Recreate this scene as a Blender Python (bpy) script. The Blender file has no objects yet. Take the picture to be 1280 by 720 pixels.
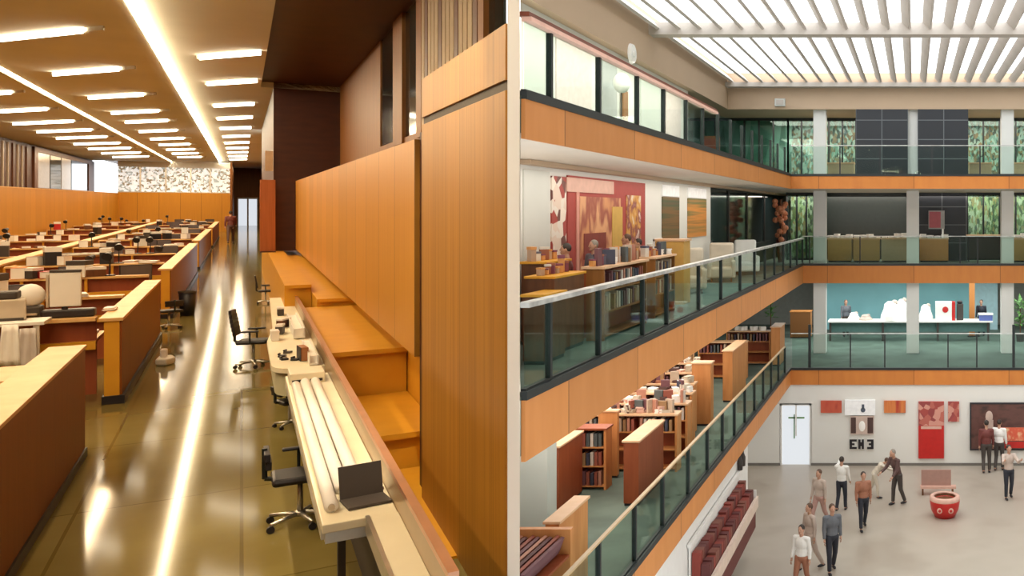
import bpy, bmesh, math, random
from mathutils import Vector, Matrix
random.seed(7)
sc = bpy.context.scene
C = sc.collection
PI = math.pi

# ------------------------------------------------------------------ camera
FPX, CX, CY, CZ = 1100.0, 1142.0, 265.0, 9.5
cam = bpy.data.objects.new('camera', bpy.data.cameras.new('camera'))
C.objects.link(cam)
cam.location = (0, 0, CZ)
cam.rotation_euler = (PI / 2, 0, 0)
cam.data.sensor_width = 36.0
cam.data.lens = 36.0 * FPX / 1280.0
cam.data.shift_x = -(CX - 640) / 1280.0
cam.data.shift_y = (CY - 360) / 1280.0
cam.data.clip_start = 0.05
cam.data.clip_end = 400
sc.camera = cam
# ------------------------------------------------------------------ world, exposure
sc.view_settings.view_transform = 'Standard'
sc.view_settings.look = 'None'
sc.view_settings.exposure = 0.0
sc.view_settings.gamma = 1.0
sc.view_settings.use_curve_mapping = False
w = bpy.data.worlds.new('overcast_sky'); sc.world = w; w.use_nodes = True
w.node_tree.nodes['Background'].inputs[0].default_value = (0.93, 0.97, 1.0, 1)
w.node_tree.nodes['Background'].inputs[1].default_value = 2.4
sc.cycles.max_bounces = 8
sc.cycles.diffuse_bounces = 4
sc.cycles.glossy_bounces = 3
sc.cycles.transparent_max_bounces = 24
sc.cycles.sample_clamp_indirect = 6
sc.cycles.caustics_reflective = False
sc.cycles.caustics_refractive = False

TH = math.atan2(840, 1100)          # the reading hall lies at this angle to the atrium
S = 15 / math.hypot(1100, 840)      # its floor ramps up gently
LZ = 7.0                            # height of its floor at the camera
cT, sT = math.cos(TH), math.sin(TH)
def LP(u, w_, z=0.0):               # hall coordinates (right, along, up) -> world
    return Vector((u * cT - w_ * sT, u * sT + w_ * cT, LZ + z + S * w_))

def area(name, loc, sx, sy, power, col, rot=(0, 0, 0), spread=PI):
    d = bpy.data.lights.new(name, 'AREA'); d.shape = 'RECTANGLE'; d.size = sx; d.size_y = sy
    d.energy = power; d.color = col; d.spread = spread
    o = bpy.data.objects.new(name, d); C.objects.link(o); o.location = loc; o.rotation_euler = rot
    return o
def spot(name, loc, target, power, deg, col, r=0.05, blend=0.4):
    d = bpy.data.lights.new(name, 'SPOT'); d.energy = power; d.spot_size = math.radians(deg); d.color = col
    d.shadow_soft_size = r; d.spot_blend = blend
    o = bpy.data.objects.new(name, d); C.objects.link(o); o.location = loc
    o.rotation_euler = (Vector(target) - Vector(loc)).to_track_quat('-Z', 'Y').to_euler()
    return o
WARM = (1.0, 0.72, 0.42)
NEUT = (1.0, 0.90, 0.78)
# daylight falling through the skylight
area('skylight_daylight', (2.1, 24.0, 15.6), 19.4, 24.5, 2600, (0.95, 0.98, 1.0))
# hall: rows of ceiling downlights gathered into long soft lamps under the ceiling
for (u, wd_, w0, w1, p) in ((-1.33, 0.12, 0, 16, 150), (-1.33, 0.12, 16, 48, 260), (-2.85, 0.2, 2, 30, 560), (-2.9, 0.2, 30, 88, 1600), (-6.5, 3.6, 8, 88, 2100), (-0.2, 0.5, 50, 104, 420)):
    c = LP(u, (w0 + w1) / 2, 5.3)
    area('ceiling_lamp_run', c, wd_, w1 - w0, p, WARM, (math.atan(S), 0, TH))
area('stair_well_fill', LP(1.5, 14, 6.5), 0.5, 14, 620, (1.0, 0.72, 0.42), (0, 0, TH))  # unseen lamp added over the steps to brighten wood and counter
spot('wall_washer', LP(0.75, 6.3, 5.3), LP(1.2, 6.9, 3.5), 650, 60, (1.0, 0.8, 0.55))
for w_ in (6.6, 8.6, 10.4): spot('counter_fill_spot', LP(0.3, w_, 5.2), LP(0.52, w_, 0.75), 90, 13, (1.0, 0.93, 0.82))  # unseen spots added to whiten the counter and its paper
for w_ in (13, 16): spot('counter_fill_spot', LP(0.3, w_, 5.2), LP(0.47, w_, 0.75), 80, 13, (1.0, 0.93, 0.82))  # same added spots for the rounded counter
# unseen fill lamps added to brighten the atrium galleries
area('top_gallery_fill', (-6.3, 21, 13.6), 2.4, 18, 800, NEUT)
area('middle_gallery_fill', (-5.6, 20, 10.3), 1.5, 18, 190, NEUT)
area('lower_gallery_fill', (-7.0, 22, 6.45), 2.4, 16, 480, NEUT)
area('top_gallery_back_fill', (1.5, 39.0, 13.6), 16, 2.5, 800, NEUT)
area('middle_gallery_back_fill', (1.5, 40.0, 10.2), 16, 2.5, 650, NEUT)
area('lower_gallery_back_fill', (1.5, 39.5, 6.3), 16, 5, 700, (0.95, 1.0, 0.98))
area('lobby_fill', (1.5, 29.5, 8.9), 9, 5, 150, (1.0, 0.97, 0.93))  # soft fill hanging unseen in the open void over the lobby
spot('divider_fill_spot', (-0.6, -1.0, 12.2), (-2.2, 4.95, 9.4), 14000, 46, (1, 0.98, 0.95))  # spot added out of frame to whiten the near end of the divider

# ------------------------------------------------------------------ materials
def new_mat(name):
    m = bpy.data.materials.new(name); m.use_nodes = True
    return m, m.node_tree, m.node_tree.nodes['Principled BSDF']
def plain(name, col, rough=0.6, metal=0.0, var=0.06, scale=6.0, spec=0.5):
    m, nt, b = new_mat(name)
    tc = nt.nodes.new('ShaderNodeTexCoord'); n = nt.nodes.new('ShaderNodeTexNoise'); n.inputs['Scale'].default_value = scale
    nt.links.new(tc.outputs['Object'], n.inputs['Vector'])
    r = nt.nodes.new('ShaderNodeValToRGB')
    r.color_ramp.elements[0].position = 0.3; r.color_ramp.elements[1].position = 0.7
    r.color_ramp.elements[0].color = tuple(max(0, c * (1 - var)) for c in col) + (1,)
    r.color_ramp.elements[1].color = tuple(min(1, c * (1 + var)) for c in col) + (1,)
    nt.links.new(n.outputs['Fac'], r.inputs[0]); nt.links.new(r.outputs[0], b.inputs['Base Color'])
    b.inputs['Roughness'].default_value = rough; b.inputs['Metallic'].default_value = metal
    b.inputs['Specular IOR Level'].default_value = spec
    return m
def wood(name, col, dark, rough=0.4, grain=(40, 40, 1.2), seam=None, seamw=0.012, axis='Y', spec=0.4):
    m, nt, b = new_mat(name); N = nt.nodes; L = nt.links
    tc = N.new('ShaderNodeTexCoord'); mp = N.new('ShaderNodeMapping'); mp.inputs['Scale'].default_value = grain
    L.new(tc.outputs['Object'], mp.inputs['Vector'])
    n = N.new('ShaderNodeTexNoise'); n.inputs['Scale'].default_value = 1.0; n.inputs['Detail'].default_value = 4
    L.new(mp.outputs[0], n.inputs['Vector'])
    r = N.new('ShaderNodeValToRGB'); r.color_ramp.elements[0].position = 0.32; r.color_ramp.elements[1].position = 0.68
    r.color_ramp.elements[0].color = dark + (1,); r.color_ramp.elements[1].color = col + (1,)
    L.new(n.outputs['Fac'], r.inputs[0])
    out = r.outputs[0]
    if seam:
        sp = N.new('ShaderNodeSeparateXYZ'); L.new(tc.outputs['Object'], sp.inputs[0])
        d = N.new('ShaderNodeMath'); d.operation = 'DIVIDE'; L.new(sp.outputs[axis], d.inputs[0]); d.inputs[1].default_value = seam
        fr = N.new('ShaderNodeMath'); fr.operation = 'FRACT'; L.new(d.outputs[0], fr.inputs[0])
        lt = N.new('ShaderNodeMath'); lt.operation = 'LESS_THAN'; L.new(fr.outputs[0], lt.inputs[0]); lt.inputs[1].default_value = seamw / seam
        fl = N.new('ShaderNodeMath'); fl.operation = 'FLOOR'; L.new(d.outputs[0], fl.inputs[0])
        wn = N.new('ShaderNodeTexWhiteNoise'); wn.noise_dimensions = '1D'; L.new(fl.outputs[0], wn.inputs['W'])
        hv = N.new('ShaderNodeHueSaturation'); L.new(out, hv.inputs['Color'])
        mr = N.new('ShaderNodeMapRange'); mr.inputs['To Min'].default_value = 0.9; mr.inputs['To Max'].default_value = 1.08
        L.new(wn.outputs['Value'], mr.inputs['Value']); L.new(mr.outputs[0], hv.inputs['Value'])
        mx = N.new('ShaderNodeMix'); mx.data_type = 'RGBA'; L.new(lt.outputs[0], mx.inputs['Factor'])
        L.new(hv.outputs[0], mx.inputs['A']); mx.inputs['B'].default_value = tuple(c * 0.35 for c in dark) + (1,)
        out = mx.outputs['Result']
    L.new(out, b.inputs['Base Color']); b.inputs['Roughness'].default_value = rough
    b.inputs['Specular IOR Level'].default_value = spec
    return m
def emit(name, col, strength):
    m, nt, b = new_mat(name)
    b.inputs['Base Color'].default_value = (0.15, 0.15, 0.15, 1)
    b.inputs['Emission Color'].default_value = col + (1,); b.inputs['Emission Strength'].default_value = strength
    return m
def glass(name, tint, mirror=0.08):
    m = bpy.data.materials.new(name); m.use_nodes = True; nt = m.node_tree; nt.nodes.clear(); N = nt.nodes; L = nt.links
    o = N.new('ShaderNodeOutputMaterial'); t = N.new('ShaderNodeBsdfTransparent'); t.inputs[0].default_value = tint + (1,)
    g = N.new('ShaderNodeBsdfGlossy'); g.inputs['Roughness'].default_value = 0.03; g.inputs[0].default_value = (0.85, 1, 0.95, 1)
    f = N.new('ShaderNodeFresnel'); f.inputs[0].default_value = 1.5
    a = N.new('ShaderNodeMath'); a.operation = 'MULTIPLY_ADD'; a.inputs[1].default_value = 0.14; a.inputs[2].default_value = mirror
    L.new(f.outputs[0], a.inputs[0]); x = N.new('ShaderNodeMixShader'); L.new(a.outputs[0], x.inputs[0])
    L.new(t.outputs[0], x.inputs[1]); L.new(g.outputs[0], x.inputs[2]); L.new(x.outputs[0], o.inputs[0])
    return m
def mottle(name, cols, scale=3.0, stretch=(1, 1, 1), rough=0.5, smooth=False):
    """a printed surface: irregular patches of several colours"""
    m, nt, b = new_mat(name); N = nt.nodes; L = nt.links
    tc = N.new('ShaderNodeTexCoord'); mp = N.new('ShaderNodeMapping'); mp.inputs['Scale'].default_value = stretch
    L.new(tc.outputs['Object'], mp.inputs[0])
    if smooth:
        v = N.new('ShaderNodeTexNoise'); v.inputs['Scale'].default_value = scale; v.inputs['Detail'].default_value = 3; fac = v.outputs['Fac']
        L.new(mp.outputs[0], v.inputs['Vector'])
    else:
        v = N.new('ShaderNodeTexVoronoi'); v.inputs['Scale'].default_value = scale; L.new(mp.outputs[0], v.inputs['Vector'])
        sp = N.new('ShaderNodeSeparateColor'); L.new(v.outputs['Color'], sp.inputs[0]); fac = sp.outputs[0]
    r = N.new('ShaderNodeValToRGB'); r.color_ramp.interpolation = 'EASE' if smooth else 'CONSTANT'
    e = r.color_ramp.elements
    n = len(cols); lo, hi = (0.3, 0.7) if smooth else (0.0, 1.0)
    e[0].position = lo; e[0].color = cols[0] + (1,); e[1].position = lo + (hi - lo) * (n - 1) / n if not smooth else hi; e[1].color = cols[-1] + (1,)
    for i in range(1, n - 1):
        k = e.new(lo + (hi - lo) * (i / n if not smooth else i / (n - 1))); k.color = cols[i] + (1,)
    L.new(fac, r.inputs[0]); L.new(r.outputs[0], b.inputs['Base Color']); b.inputs['Roughness'].default_value = rough
    return m

M = {}
M['hall_wood'] = wood('hall_wood', (0.58, 0.265, 0.022), (0.52, 0.225, 0.016), 0.42, (30, 30, 0.7), 1.25, 0.02)
M['hall_wood_x'] = wood('hall_wood_cross', (0.60, 0.275, 0.02), (0.54, 0.235, 0.016), 0.42, (30, 30, 0.7), 1.25, 0.02, 'X')
M['near_wood'] = wood('near_wood', (0.42, 0.20, 0.024), (0.31, 0.13, 0.012), 0.45, (60, 26, 0.35), 0.52, 0.006)
M['desk_wood'] = wood('desk_side_wood', (0.25, 0.066, 0.005), (0.20, 0.048, 0.003), 0.5, (14, 14, 0.8))
M['ledge_wood'] = wood('ledge_wood', (0.74, 0.47, 0.20), (0.64, 0.37, 0.13), 0.45, (3, 3, 3))
M['step_wood'] = wood('step_wood', (0.68, 0.335, 0.024), (0.63, 0.295, 0.018), 0.4, (4, 4, 4))
M['dark_wood'] = wood('dark_panel_wood', (0.065, 0.014, 0.003), (0.045, 0.009, 0.002), 0.5, (2, 2, 9))
M['side_wood'] = wood('side_panel_wood', (0.30, 0.115, 0.025), (0.22, 0.08, 0.015), 0.5, (10, 10, 0.6))
M['walnut'] = wood('walnut', (0.16, 0.06, 0.022), (0.10, 0.035, 0.012), 0.45, (10, 10, 1))
M['fascia'] = wood('fascia_wood', (0.58, 0.235, 0.065), (0.53, 0.205, 0.05), 0.5, (4, 4, 1.0), 2.9, 0.025)
M['fascia_x'] = wood('fascia_wood_cross', (0.60, 0.215, 0.04), (0.55, 0.185, 0.035), 0.5, (4, 4, 1.0), 3.56, 0.02, 'X')
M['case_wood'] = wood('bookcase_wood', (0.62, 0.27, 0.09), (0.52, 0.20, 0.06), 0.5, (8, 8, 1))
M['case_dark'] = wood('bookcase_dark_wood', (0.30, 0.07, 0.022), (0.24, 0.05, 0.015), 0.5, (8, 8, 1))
M['case_top'] = wood('bookcase_top_wood', (0.72, 0.46, 0.28), (0.66, 0.40, 0.22), 0.5, (3, 3, 3))
M['rail_wood'] = wood('handrail_wood', (0.50, 0.36, 0.2), (0.42, 0.29, 0.15), 0.4, (3, 3, 3))
M['rail_red'] = wood('handrail_red_wood', (0.22, 0.05, 0.02), (0.16, 0.035, 0.015), 0.4, (3, 3, 3))
M['copper'] = plain('copper_rail', (0.62, 0.33, 0.2), 0.3, 0.7)
M['steel'] = plain('steel', (0.62, 0.60, 0.56), 0.3, 0.9)
M['rail_steel'] = plain('rail_steel', (0.55, 0.56, 0.54), 0.4, 0.5, 0.3, 4)
M['black'] = plain('black_plastic', (0.012, 0.010, 0.014), 0.45)
M['black_metal'] = plain('black_metal', (0.008, 0.013, 0.013), 0.5)
M['charcoal'] = plain('charcoal', (0.05, 0.04, 0.035), 0.6)
M['white'] = plain('white_paint', (0.80, 0.79, 0.76), 0.6, 0, 0.02)
M['divider'] = plain('divider_white_paint', (0.92, 0.92, 0.92), 0.7, 0, 0.01)
M['paper'] = plain('white_paper', (0.88, 0.86, 0.82), 0.7, 0, 0.04, 2)
M['cream'] = plain('cream_laminate', (0.80, 0.74, 0.56), 0.45, 0, 0.04, 3)
M['beige'] = plain('beige_plastic', (0.50, 0.42, 0.32), 0.5)
M['ceiling'] = plain('hall_ceiling_paint', (0.62, 0.58, 0.45), 0.8, 0, 0.04, 0.6)
M['soffit'] = plain('tan_soffit_paint', (0.54, 0.39, 0.265), 0.7, 0, 0.02, 1)
M['gallery_ceiling'] = plain('gallery_ceiling_paint', (0.72, 0.64, 0.54), 0.8, 0, 0.03, 1)
M['wallwhite'] = plain('lobby_wall_paint', (0.74, 0.73, 0.69), 0.7, 0, 0.015, 0.6)
M['greywall'] = plain('grey_panel', (0.60, 0.61, 0.57), 0.6, 0, 0.03, 1)
M['carpet'] = plain('green_grey_carpet', (0.10, 0.135, 0.11), 0.85, 0, 0.25, 1.3)
M['lobby_floor'] = mottle('lobby_concrete', [(0.34, 0.285, 0.23), (0.41, 0.36, 0.30), (0.375, 0.325, 0.265)], 0.35, smooth=True, rough=0.35)
M['fin'] = plain('grey_louvre', (0.50, 0.45, 0.40), 0.6, 0, 0.05, 1)
M['column'] = plain('column_paint', (0.75, 0.74, 0.71), 0.6, 0, 0.02, 1)
M['teal'] = plain('teal_wall_paint', (0.24, 0.52, 0.57), 0.6, 0, 0.08, 0.7)
M['glass'] = glass('rail_glass', (0.86, 0.93, 0.90), 0.0)
M['pane'] = glass('window_glass', (0.75, 0.90, 0.86), 0.04)
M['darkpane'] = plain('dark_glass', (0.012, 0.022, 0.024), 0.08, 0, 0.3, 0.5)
M['red'] = plain('red_lacquer', (0.50, 0.015, 0.012), 0.35)
M['strip'] = emit('cove_light', (1.0, 0.86, 0.6), 34)
M['tube'] = emit('slot_light', (1.0, 0.88, 0.68), 12)
M['downlight'] = emit('downlight', (1.0, 0.95, 0.85), 6)
M['fog_window'] = emit('daylit_window', (0.9, 0.95, 1.0), 0.75)
M['door_glow'] = emit('daylit_glass_door', (0.88, 0.93, 1.0), 0.8)
M['screen'] = plain('screen_glass', (0.10, 0.09, 0.10), 0.2)
M['skin'] = plain('skin', (0.50, 0.28, 0.19), 0.6)
M['brown_hair'] = plain('brown_hair', (0.09, 0.045, 0.025), 0.6)
M['hair'] = plain('dark_hair', (0.03, 0.02, 0.015), 0.6)
M['green'] = plain('leaf_green', (0.08, 0.22, 0.04), 0.6, 0, 0.4, 5)
M['orange'] = plain('orange_fabric', (0.75, 0.22, 0.06), 0.7, 0, 0.2)
def tint(name, col, rough=0.6):
    if name not in M: M[name] = plain(name, col, rough)
    return M[name]
# polished concrete of the hall, joints every few metres
def hall_floor_mat():
    m, nt, b = new_mat('polished_concrete'); N = nt.nodes; L = nt.links
    tc = N.new('ShaderNodeTexCoord')
    n = N.new('ShaderNodeTexNoise'); n.inputs['Scale'].default_value = 0.55; n.inputs['Detail'].default_value = 5
    L.new(tc.outputs['Object'], n.inputs['Vector'])
    r = N.new('ShaderNodeValToRGB'); e = r.color_ramp.elements
    e[0].position = 0.3; e[0].color = (0.15, 0.110, 0.028, 1); e[1].position = 0.7; e[1].color = (0.235, 0.190, 0.068, 1)
    L.new(n.outputs['Fac'], r.inputs[0])
    br = N.new('ShaderNodeTexBrick'); br.inputs['Scale'].default_value = 1.0; br.inputs['Brick Width'].default_value = 1.05
    br.inputs['Row Height'].default_value = 2.4; br.inputs['Mortar Size'].default_value = 0.012; br.offset = 0.0
    br.inputs['Color1'].default_value = (1, 1, 1, 1); br.inputs['Color2'].default_value = (0.82, 0.84, 0.8, 1); br.inputs['Mortar'].default_value = (0.55, 0.5, 0.42, 1)
    L.new(tc.outputs['Object'], br.inputs['Vector'])
    mx = N.new('ShaderNodeMix'); mx.data_type = 'RGBA'; mx.blend_type = 'MULTIPLY'; mx.inputs['Factor'].default_value = 0.8
    L.new(r.outputs[0], mx.inputs['A']); L.new(br.outputs['Color'], mx.inputs['B']); L.new(mx.outputs['Result'], b.inputs['Base Color'])
    b.inputs['Roughness'].default_value = 0.09; b.inputs['Specular IOR Level'].default_value = 0.07
    nb = N.new('ShaderNodeTexNoise'); nb.inputs['Scale'].default_value = 3; L.new(tc.outputs['Object'], nb.inputs['Vector'])
    bp = N.new('ShaderNodeBump'); bp.inputs['Strength'].default_value = 0.04; L.new(nb.outputs['Fac'], bp.inputs['Height']); L.new(bp.outputs[0], b.inputs['Normal'])
    return m
M['hall_floor'] = hall_floor_mat()

# ------------------------------------------------------------------ mesh helpers
class B:
    """collects shapes; slope=True raises every vertex with the ramp of the hall floor"""
    def __init__(s, slope=False): s.v = []; s.f = []; s.slope = slope; s.smooth = False
    def add(s, vs, fs):
        k = len(s.v); s.v += [tuple(v) for v in vs]; s.f += [tuple(i + k for i in f) for f in fs]; return s
    def box(s, x0, x1, y0, y1, z0, z1):
        n = max(1, int(abs(y1 - y0) // 200))
        return s.add([(x0, y0, z0), (x1, y0, z0), (x1, y1, z0), (x0, y1, z0), (x0, y0, z1), (x1, y0, z1), (x1, y1, z1), (x0, y1, z1)],
                     [(0, 3, 2, 1), (4, 5, 6, 7), (0, 1, 5, 4), (1, 2, 6, 5), (2, 3, 7, 6), (3, 0, 4, 7)])
    def obox(s, c, half, mat):     # oriented box
        vs = [Vector(c) + mat @ Vector((a * half[0], b * half[1], d * half[2])) for d in (-1, 1) for a, b in ((-1, -1), (1, -1), (1, 1), (-1, 1))]
        return s.add(vs, [(0, 3, 2, 1), (4, 5, 6, 7), (0, 1, 5, 4), (1, 2, 6, 5), (2, 3, 7, 6), (3, 0, 4, 7)])
    def tube(s, p0, p1, r0, r1=None, n=12):
        r1 = r0 if r1 is None else r1; p0, p1 = Vector(p0), Vector(p1); d = (p1 - p0).normalized()
        a = d.orthogonal().normalized(); b = d.cross(a)
        vs = [p + (a * math.cos(t) + b * math.sin(t)) * r for p, r in ((p0, r0), (p1, r1)) for t in [2 * PI * i / n for i in range(n)]]
        fs = [(i, (i + 1) % n, n + (i + 1) % n, n + i) for i in range(n)] + [tuple(reversed(range(n))), tuple(range(n, 2 * n))]
        return s.add(vs, fs)
    def prism(s, pts, z0, z1):
        n = len(pts); vs = [(x, y, z0) for x, y in pts] + [(x, y, z1) for x, y in pts]
        return s.add(vs, [tuple(reversed(range(n))), tuple(range(n, 2 * n))] + [(i, (i + 1) % n, n + (i + 1) % n, n + i) for i in range(n)])
    def ell(s, c, r, n=12, m=8):
        vs = [(c[0], c[1], c[2] - r[2])]
        for j in range(1, m):
            t = -PI / 2 + PI * j / m
            vs += [(c[0] + r[0] * math.cos(t) * math.cos(2 * PI * i / n), c[1] + r[1] * math.cos(t) * math.sin(2 * PI * i / n), c[2] + r[2] * math.sin(t)) for i in range(n)]
        vs.append((c[0], c[1], c[2] + r[2])); T = len(vs) - 1
        fs = [(0, 1 + (i + 1) % n, 1 + i) for i in range(n)]
        for j in range(m - 2):
            a = 1 + j * n; fs += [(a + i, a + (i + 1) % n, a + n + (i + 1) % n, a + n + i) for i in range(n)]
        a = 1 + (m - 2) * n; fs += [(a + i, a + (i + 1) % n, T) for i in range(n)]
        return s.add(vs, fs)
    def lathe(s, prof, c=(0, 0, 0), n=24):
        vs = []; fs = []
        for r, z in prof: vs += [(c[0] + r * math.cos(2 * PI * i / n), c[1] + r * math.sin(2 * PI * i / n), c[2] + z) for i in range(n)]
        for j in range(len(prof) - 1): fs += [(j * n + i, j * n + (i + 1) % n, (j + 1) * n + (i + 1) % n, (j + 1) * n + i) for i in range(n)]
        return s.add(vs, fs)
    def mesh(s, name):
        me = bpy.data.meshes.new(name)
        me.from_pydata([(x, y, z + S * y) for x, y, z in s.v] if s.slope else s.v, [], s.f); me.update()
        return me
    def build(s, name, mat, parent=None, loc=(0, 0, 0), rz=0, bevel=0, smooth=False):
        me = s.mesh(name); me.materials.append(mat)
        if smooth: me.polygons.foreach_set('use_smooth', [True] * len(me.polygons))
        o = bpy.data.objects.new(name, me); C.objects.link(o); o.location = loc; o.rotation_euler = (0, 0, rz)
        if parent: o.parent = parent
        if bevel:
            md = o.modifiers.new('bevel', 'BEVEL'); md.width = bevel; md.segments = 2; md.limit_method = 'ANGLE'
        return o
def hall(bb, name, mat, parent=None, bevel=0):
    """links a mesh given in hall coordinates"""
    bb.slope = True
    if parent: return bb.build(name, mat, parent, bevel=bevel)
    return bb.build(name, mat, None, (0, 0, LZ), TH, bevel)
RD = (sT + ((634.3 - CX) / FPX) * cT) / (cT - ((634.3 - CX) / FPX) * sT)
def hclip(poly):     # keeps the part of a plan on the hall side of the dividing wall
    f = lambda p: RD * p[1] - p[0] - 0.002
    out = []
    for i in range(len(poly)):
        a, c = poly[i], poly[(i + 1) % len(poly)]; fa, fc = f(a), f(c)
        if fa >= 0: out.append(a)
        if fa * fc < 0: t = fa / (fa - fc); out.append((a[0] + (c[0] - a[0]) * t, a[1] + (c[1] - a[1]) * t))
    return out
def HR(u0, u1, w0, w1): return hclip([(u0, w0), (u1, w0), (u1, w1), (u0, w1)])
def st(o): o['kind'] = 'structure'; return o
def tag(o, label, cat, group=None, kind=None):
    o['label'] = label; o['category'] = cat
    if group: o['group'] = group
    if kind: o['kind'] = kind
    return o
def thing(name, label, cat, loc=(0, 0, 0), rz=0, group=None):
    o = bpy.data.objects.new(name, None); C.objects.link(o); o.location = loc; o.rotation_euler = (0, 0, rz)
    o.empty_display_size = 0.2
    return tag(o, label, cat, group)
def hthing(name, label, cat, u=0, w_=0, z=0, rz=0, group=None):
    return thing(name, label, cat, LP(u, w_, z), TH + rz, group)
def hwhole(name, label, cat, group=None):   # a long thing given directly in hall coordinates
    return thing(name, label, cat, (0, 0, LZ), TH, group)
def dup(root, loc, rz=None, label=None, group=None):
    r = root.copy(); C.objects.link(r); r.location = loc
    if rz is not None: r.rotation_euler = (0, 0, rz)
    if label: r['label'] = label
    if group: r['group'] = group
    for ch in list(root.children):
        c = ch.copy(); C.objects.link(c); c.parent = r
        for g in list(ch.children):
            d = g.copy(); C.objects.link(d); d.parent = c
    return r
ORD = ['first', 'second', 'third', 'fourth', 'fifth', 'sixth', 'seventh', 'eighth', 'ninth', 'tenth', 'eleventh', 'twelfth', 'thirteenth', 'fourteenth', 'fifteenth', 'sixteenth']
def OW(i):
    tens = ['', '', 'twenty', 'thirty', 'forty', 'fifty', 'sixty', 'seventy', 'eighty', 'ninety']
    n = i + 1
    b_ = ['first', 'second', 'third', 'fourth', 'fifth', 'sixth', 'seventh', 'eighth', 'ninth', 'tenth', 'eleventh', 'twelfth', 'thirteenth', 'fourteenth', 'fifteenth', 'sixteenth', 'seventeenth', 'eighteenth', 'nineteenth']
    if n < 20: return b_[n - 1]
    return tens[n // 10][:-1] + 'ieth' if n % 10 == 0 else tens[n // 10] + '-' + b_[n % 10 - 1]
def rpt(px, py, Y):   # a point of the photograph at distance Y from the camera plane
    return Vector(((px - CX) / FPX * Y, Y, CZ + (CY - py) / FPX * Y))

# ================================================================== STRUCTURE: the white wall between the two rooms
k0, k1 = (634.3 - CX) / FPX, (649.7 - CX) / FPX
Y0 = 4.96; th = (k1 - k0) * Y0
d = Vector(((642 - CX) / FPX, 1, 0)).normalized(); nrm = Vector((d.y, -d.x, 0))
b = B(); p0 = Vector((k0 * Y0, Y0, 0)); p1 = Vector((k1 * Y0, Y0, 0))
L_ = 120
q0 = p0 + d * L_; q1 = p1 + d * L_
b.prism([(p0.x, p0.y), (p1.x, p1.y), (q1.x, q1.y), (q0.x, q0.y)], -1.0, 17.0)
st(b.build('wall_divider', M['divider']))
KD = k1 + 0.0006
def clipdiv(poly):       # keeps the part of a floor plan on the atrium side of the dividing wall
    f = lambda p: p[0] - KD * p[1]
    out = []
    for i in range(len(poly)):
        a, c = poly[i], poly[(i + 1) % len(poly)]; fa, fc = f(a), f(c)
        if fa >= 0: out.append(a)
        if fa * fc < 0: t = fa / (fa - fc); out.append((a[0] + (c[0] - a[0]) * t, a[1] + (c[1] - a[1]) * t))
    return out

# ================================================================== STRUCTURE: reading hall
st(hall(B().prism(HR(-9.2, 2.6, 5.6, 112), -0.3, 0).prism(hclip([(-9.2, 0), (1.2, 0), (1.2, 5.6), (-9.2, 5.6)]), -0.3, 0), 'floor', M['hall_floor']))
# ceiling bays; each steps up at the cove strips
st(hall(B().box(-9.2, -4.42, 0, 90.2, 5.42, 5.75), 'ceiling', M['ceiling']))
st(hall(B().box(-4.36, -1.42, 0, 90.2, 5.5, 5.75), 'ceiling', M['ceiling']))
st(hall(B().box(-1.36, 0.42, 2.2, 30.0, 5.6, 5.75).box(-1.36, 2.6, 30.0, 112, 5.6, 5.75), 'ceiling', M['ceiling']))
st(hall(B().prism(HR(-9.2, 2.7, 0, 112), 5.76, 5.9).prism(HR(0.42, 2.7, 0, 31), 9.2, 9.4).box(0.30, 0.42, 2.2, 30, 5.9, 9.4), 'ceiling', M['dark_wood']))
for u in (-4.42, -1.42):
    x = hwhole('cove_light', 'long bright cove light strip running down the ceiling ' + ('on the far left' if u < -3 else 'above the walkway'), 'ceiling light', 'cove light strips')
    hall(B().box(u, u + 0.02, -3, 90, 5.5, 5.62), 'housing', M['ceiling'], x)
    hall(B().box(u + 0.021, u + 0.05, -3, 90, 5.49, 5.6), 'diffuser', M['strip'], x)
    if u < -3: x['label'] = 'long bright cove light strip nearer the left wall of the hall ceiling'
    else: x['label'] = 'long bright cove light strip running down the ceiling above the walkway'
# outer walls
st(hall(B().box(-9.3, -9.1, 0, 92, 0, 6), 'wall_left', M['walnut']))
st(hall(B().box(-9.2, -0.2, -0.2, 0, 0, 9.4), 'wall_back', M['side_wood']))
st(hall(B().box(-2.5, -0.35, 108, 108.2, 0, 6).box(1.3, 2.7, 108, 108.2, 0, 6).box(-0.35, 1.3, 108, 108.2, 2.75, 6), 'wall_far', M['side_wood']))
st(hall(B().box(-0.75, -0.6, 90, 108, 0, 6), 'wall_corridor', M['side_wood']))
st(hall(B().box(1.5, 1.65, 50, 108, 0, 6), 'wall_right', M['side_wood']))
# far glazed door with daylight behind
dr = st(hall(B().box(-0.35, -0.25, 107.9, 108.1, 0, 2.75).box(1.2, 1.3, 107.9, 108.1, 0, 2.75).box(0.42, 0.55, 107.9, 108.1, 0, 2.75).box(-0.25, 1.2, 107.9, 108.1, 2.6, 2.75), 'door_1', M['white']))
hall(B().box(-0.25, 1.2, 108.05, 108.12, 0.0, 2.6), 'door_pane', M['door_glow'], dr).location = (0, 0, 0)
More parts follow.
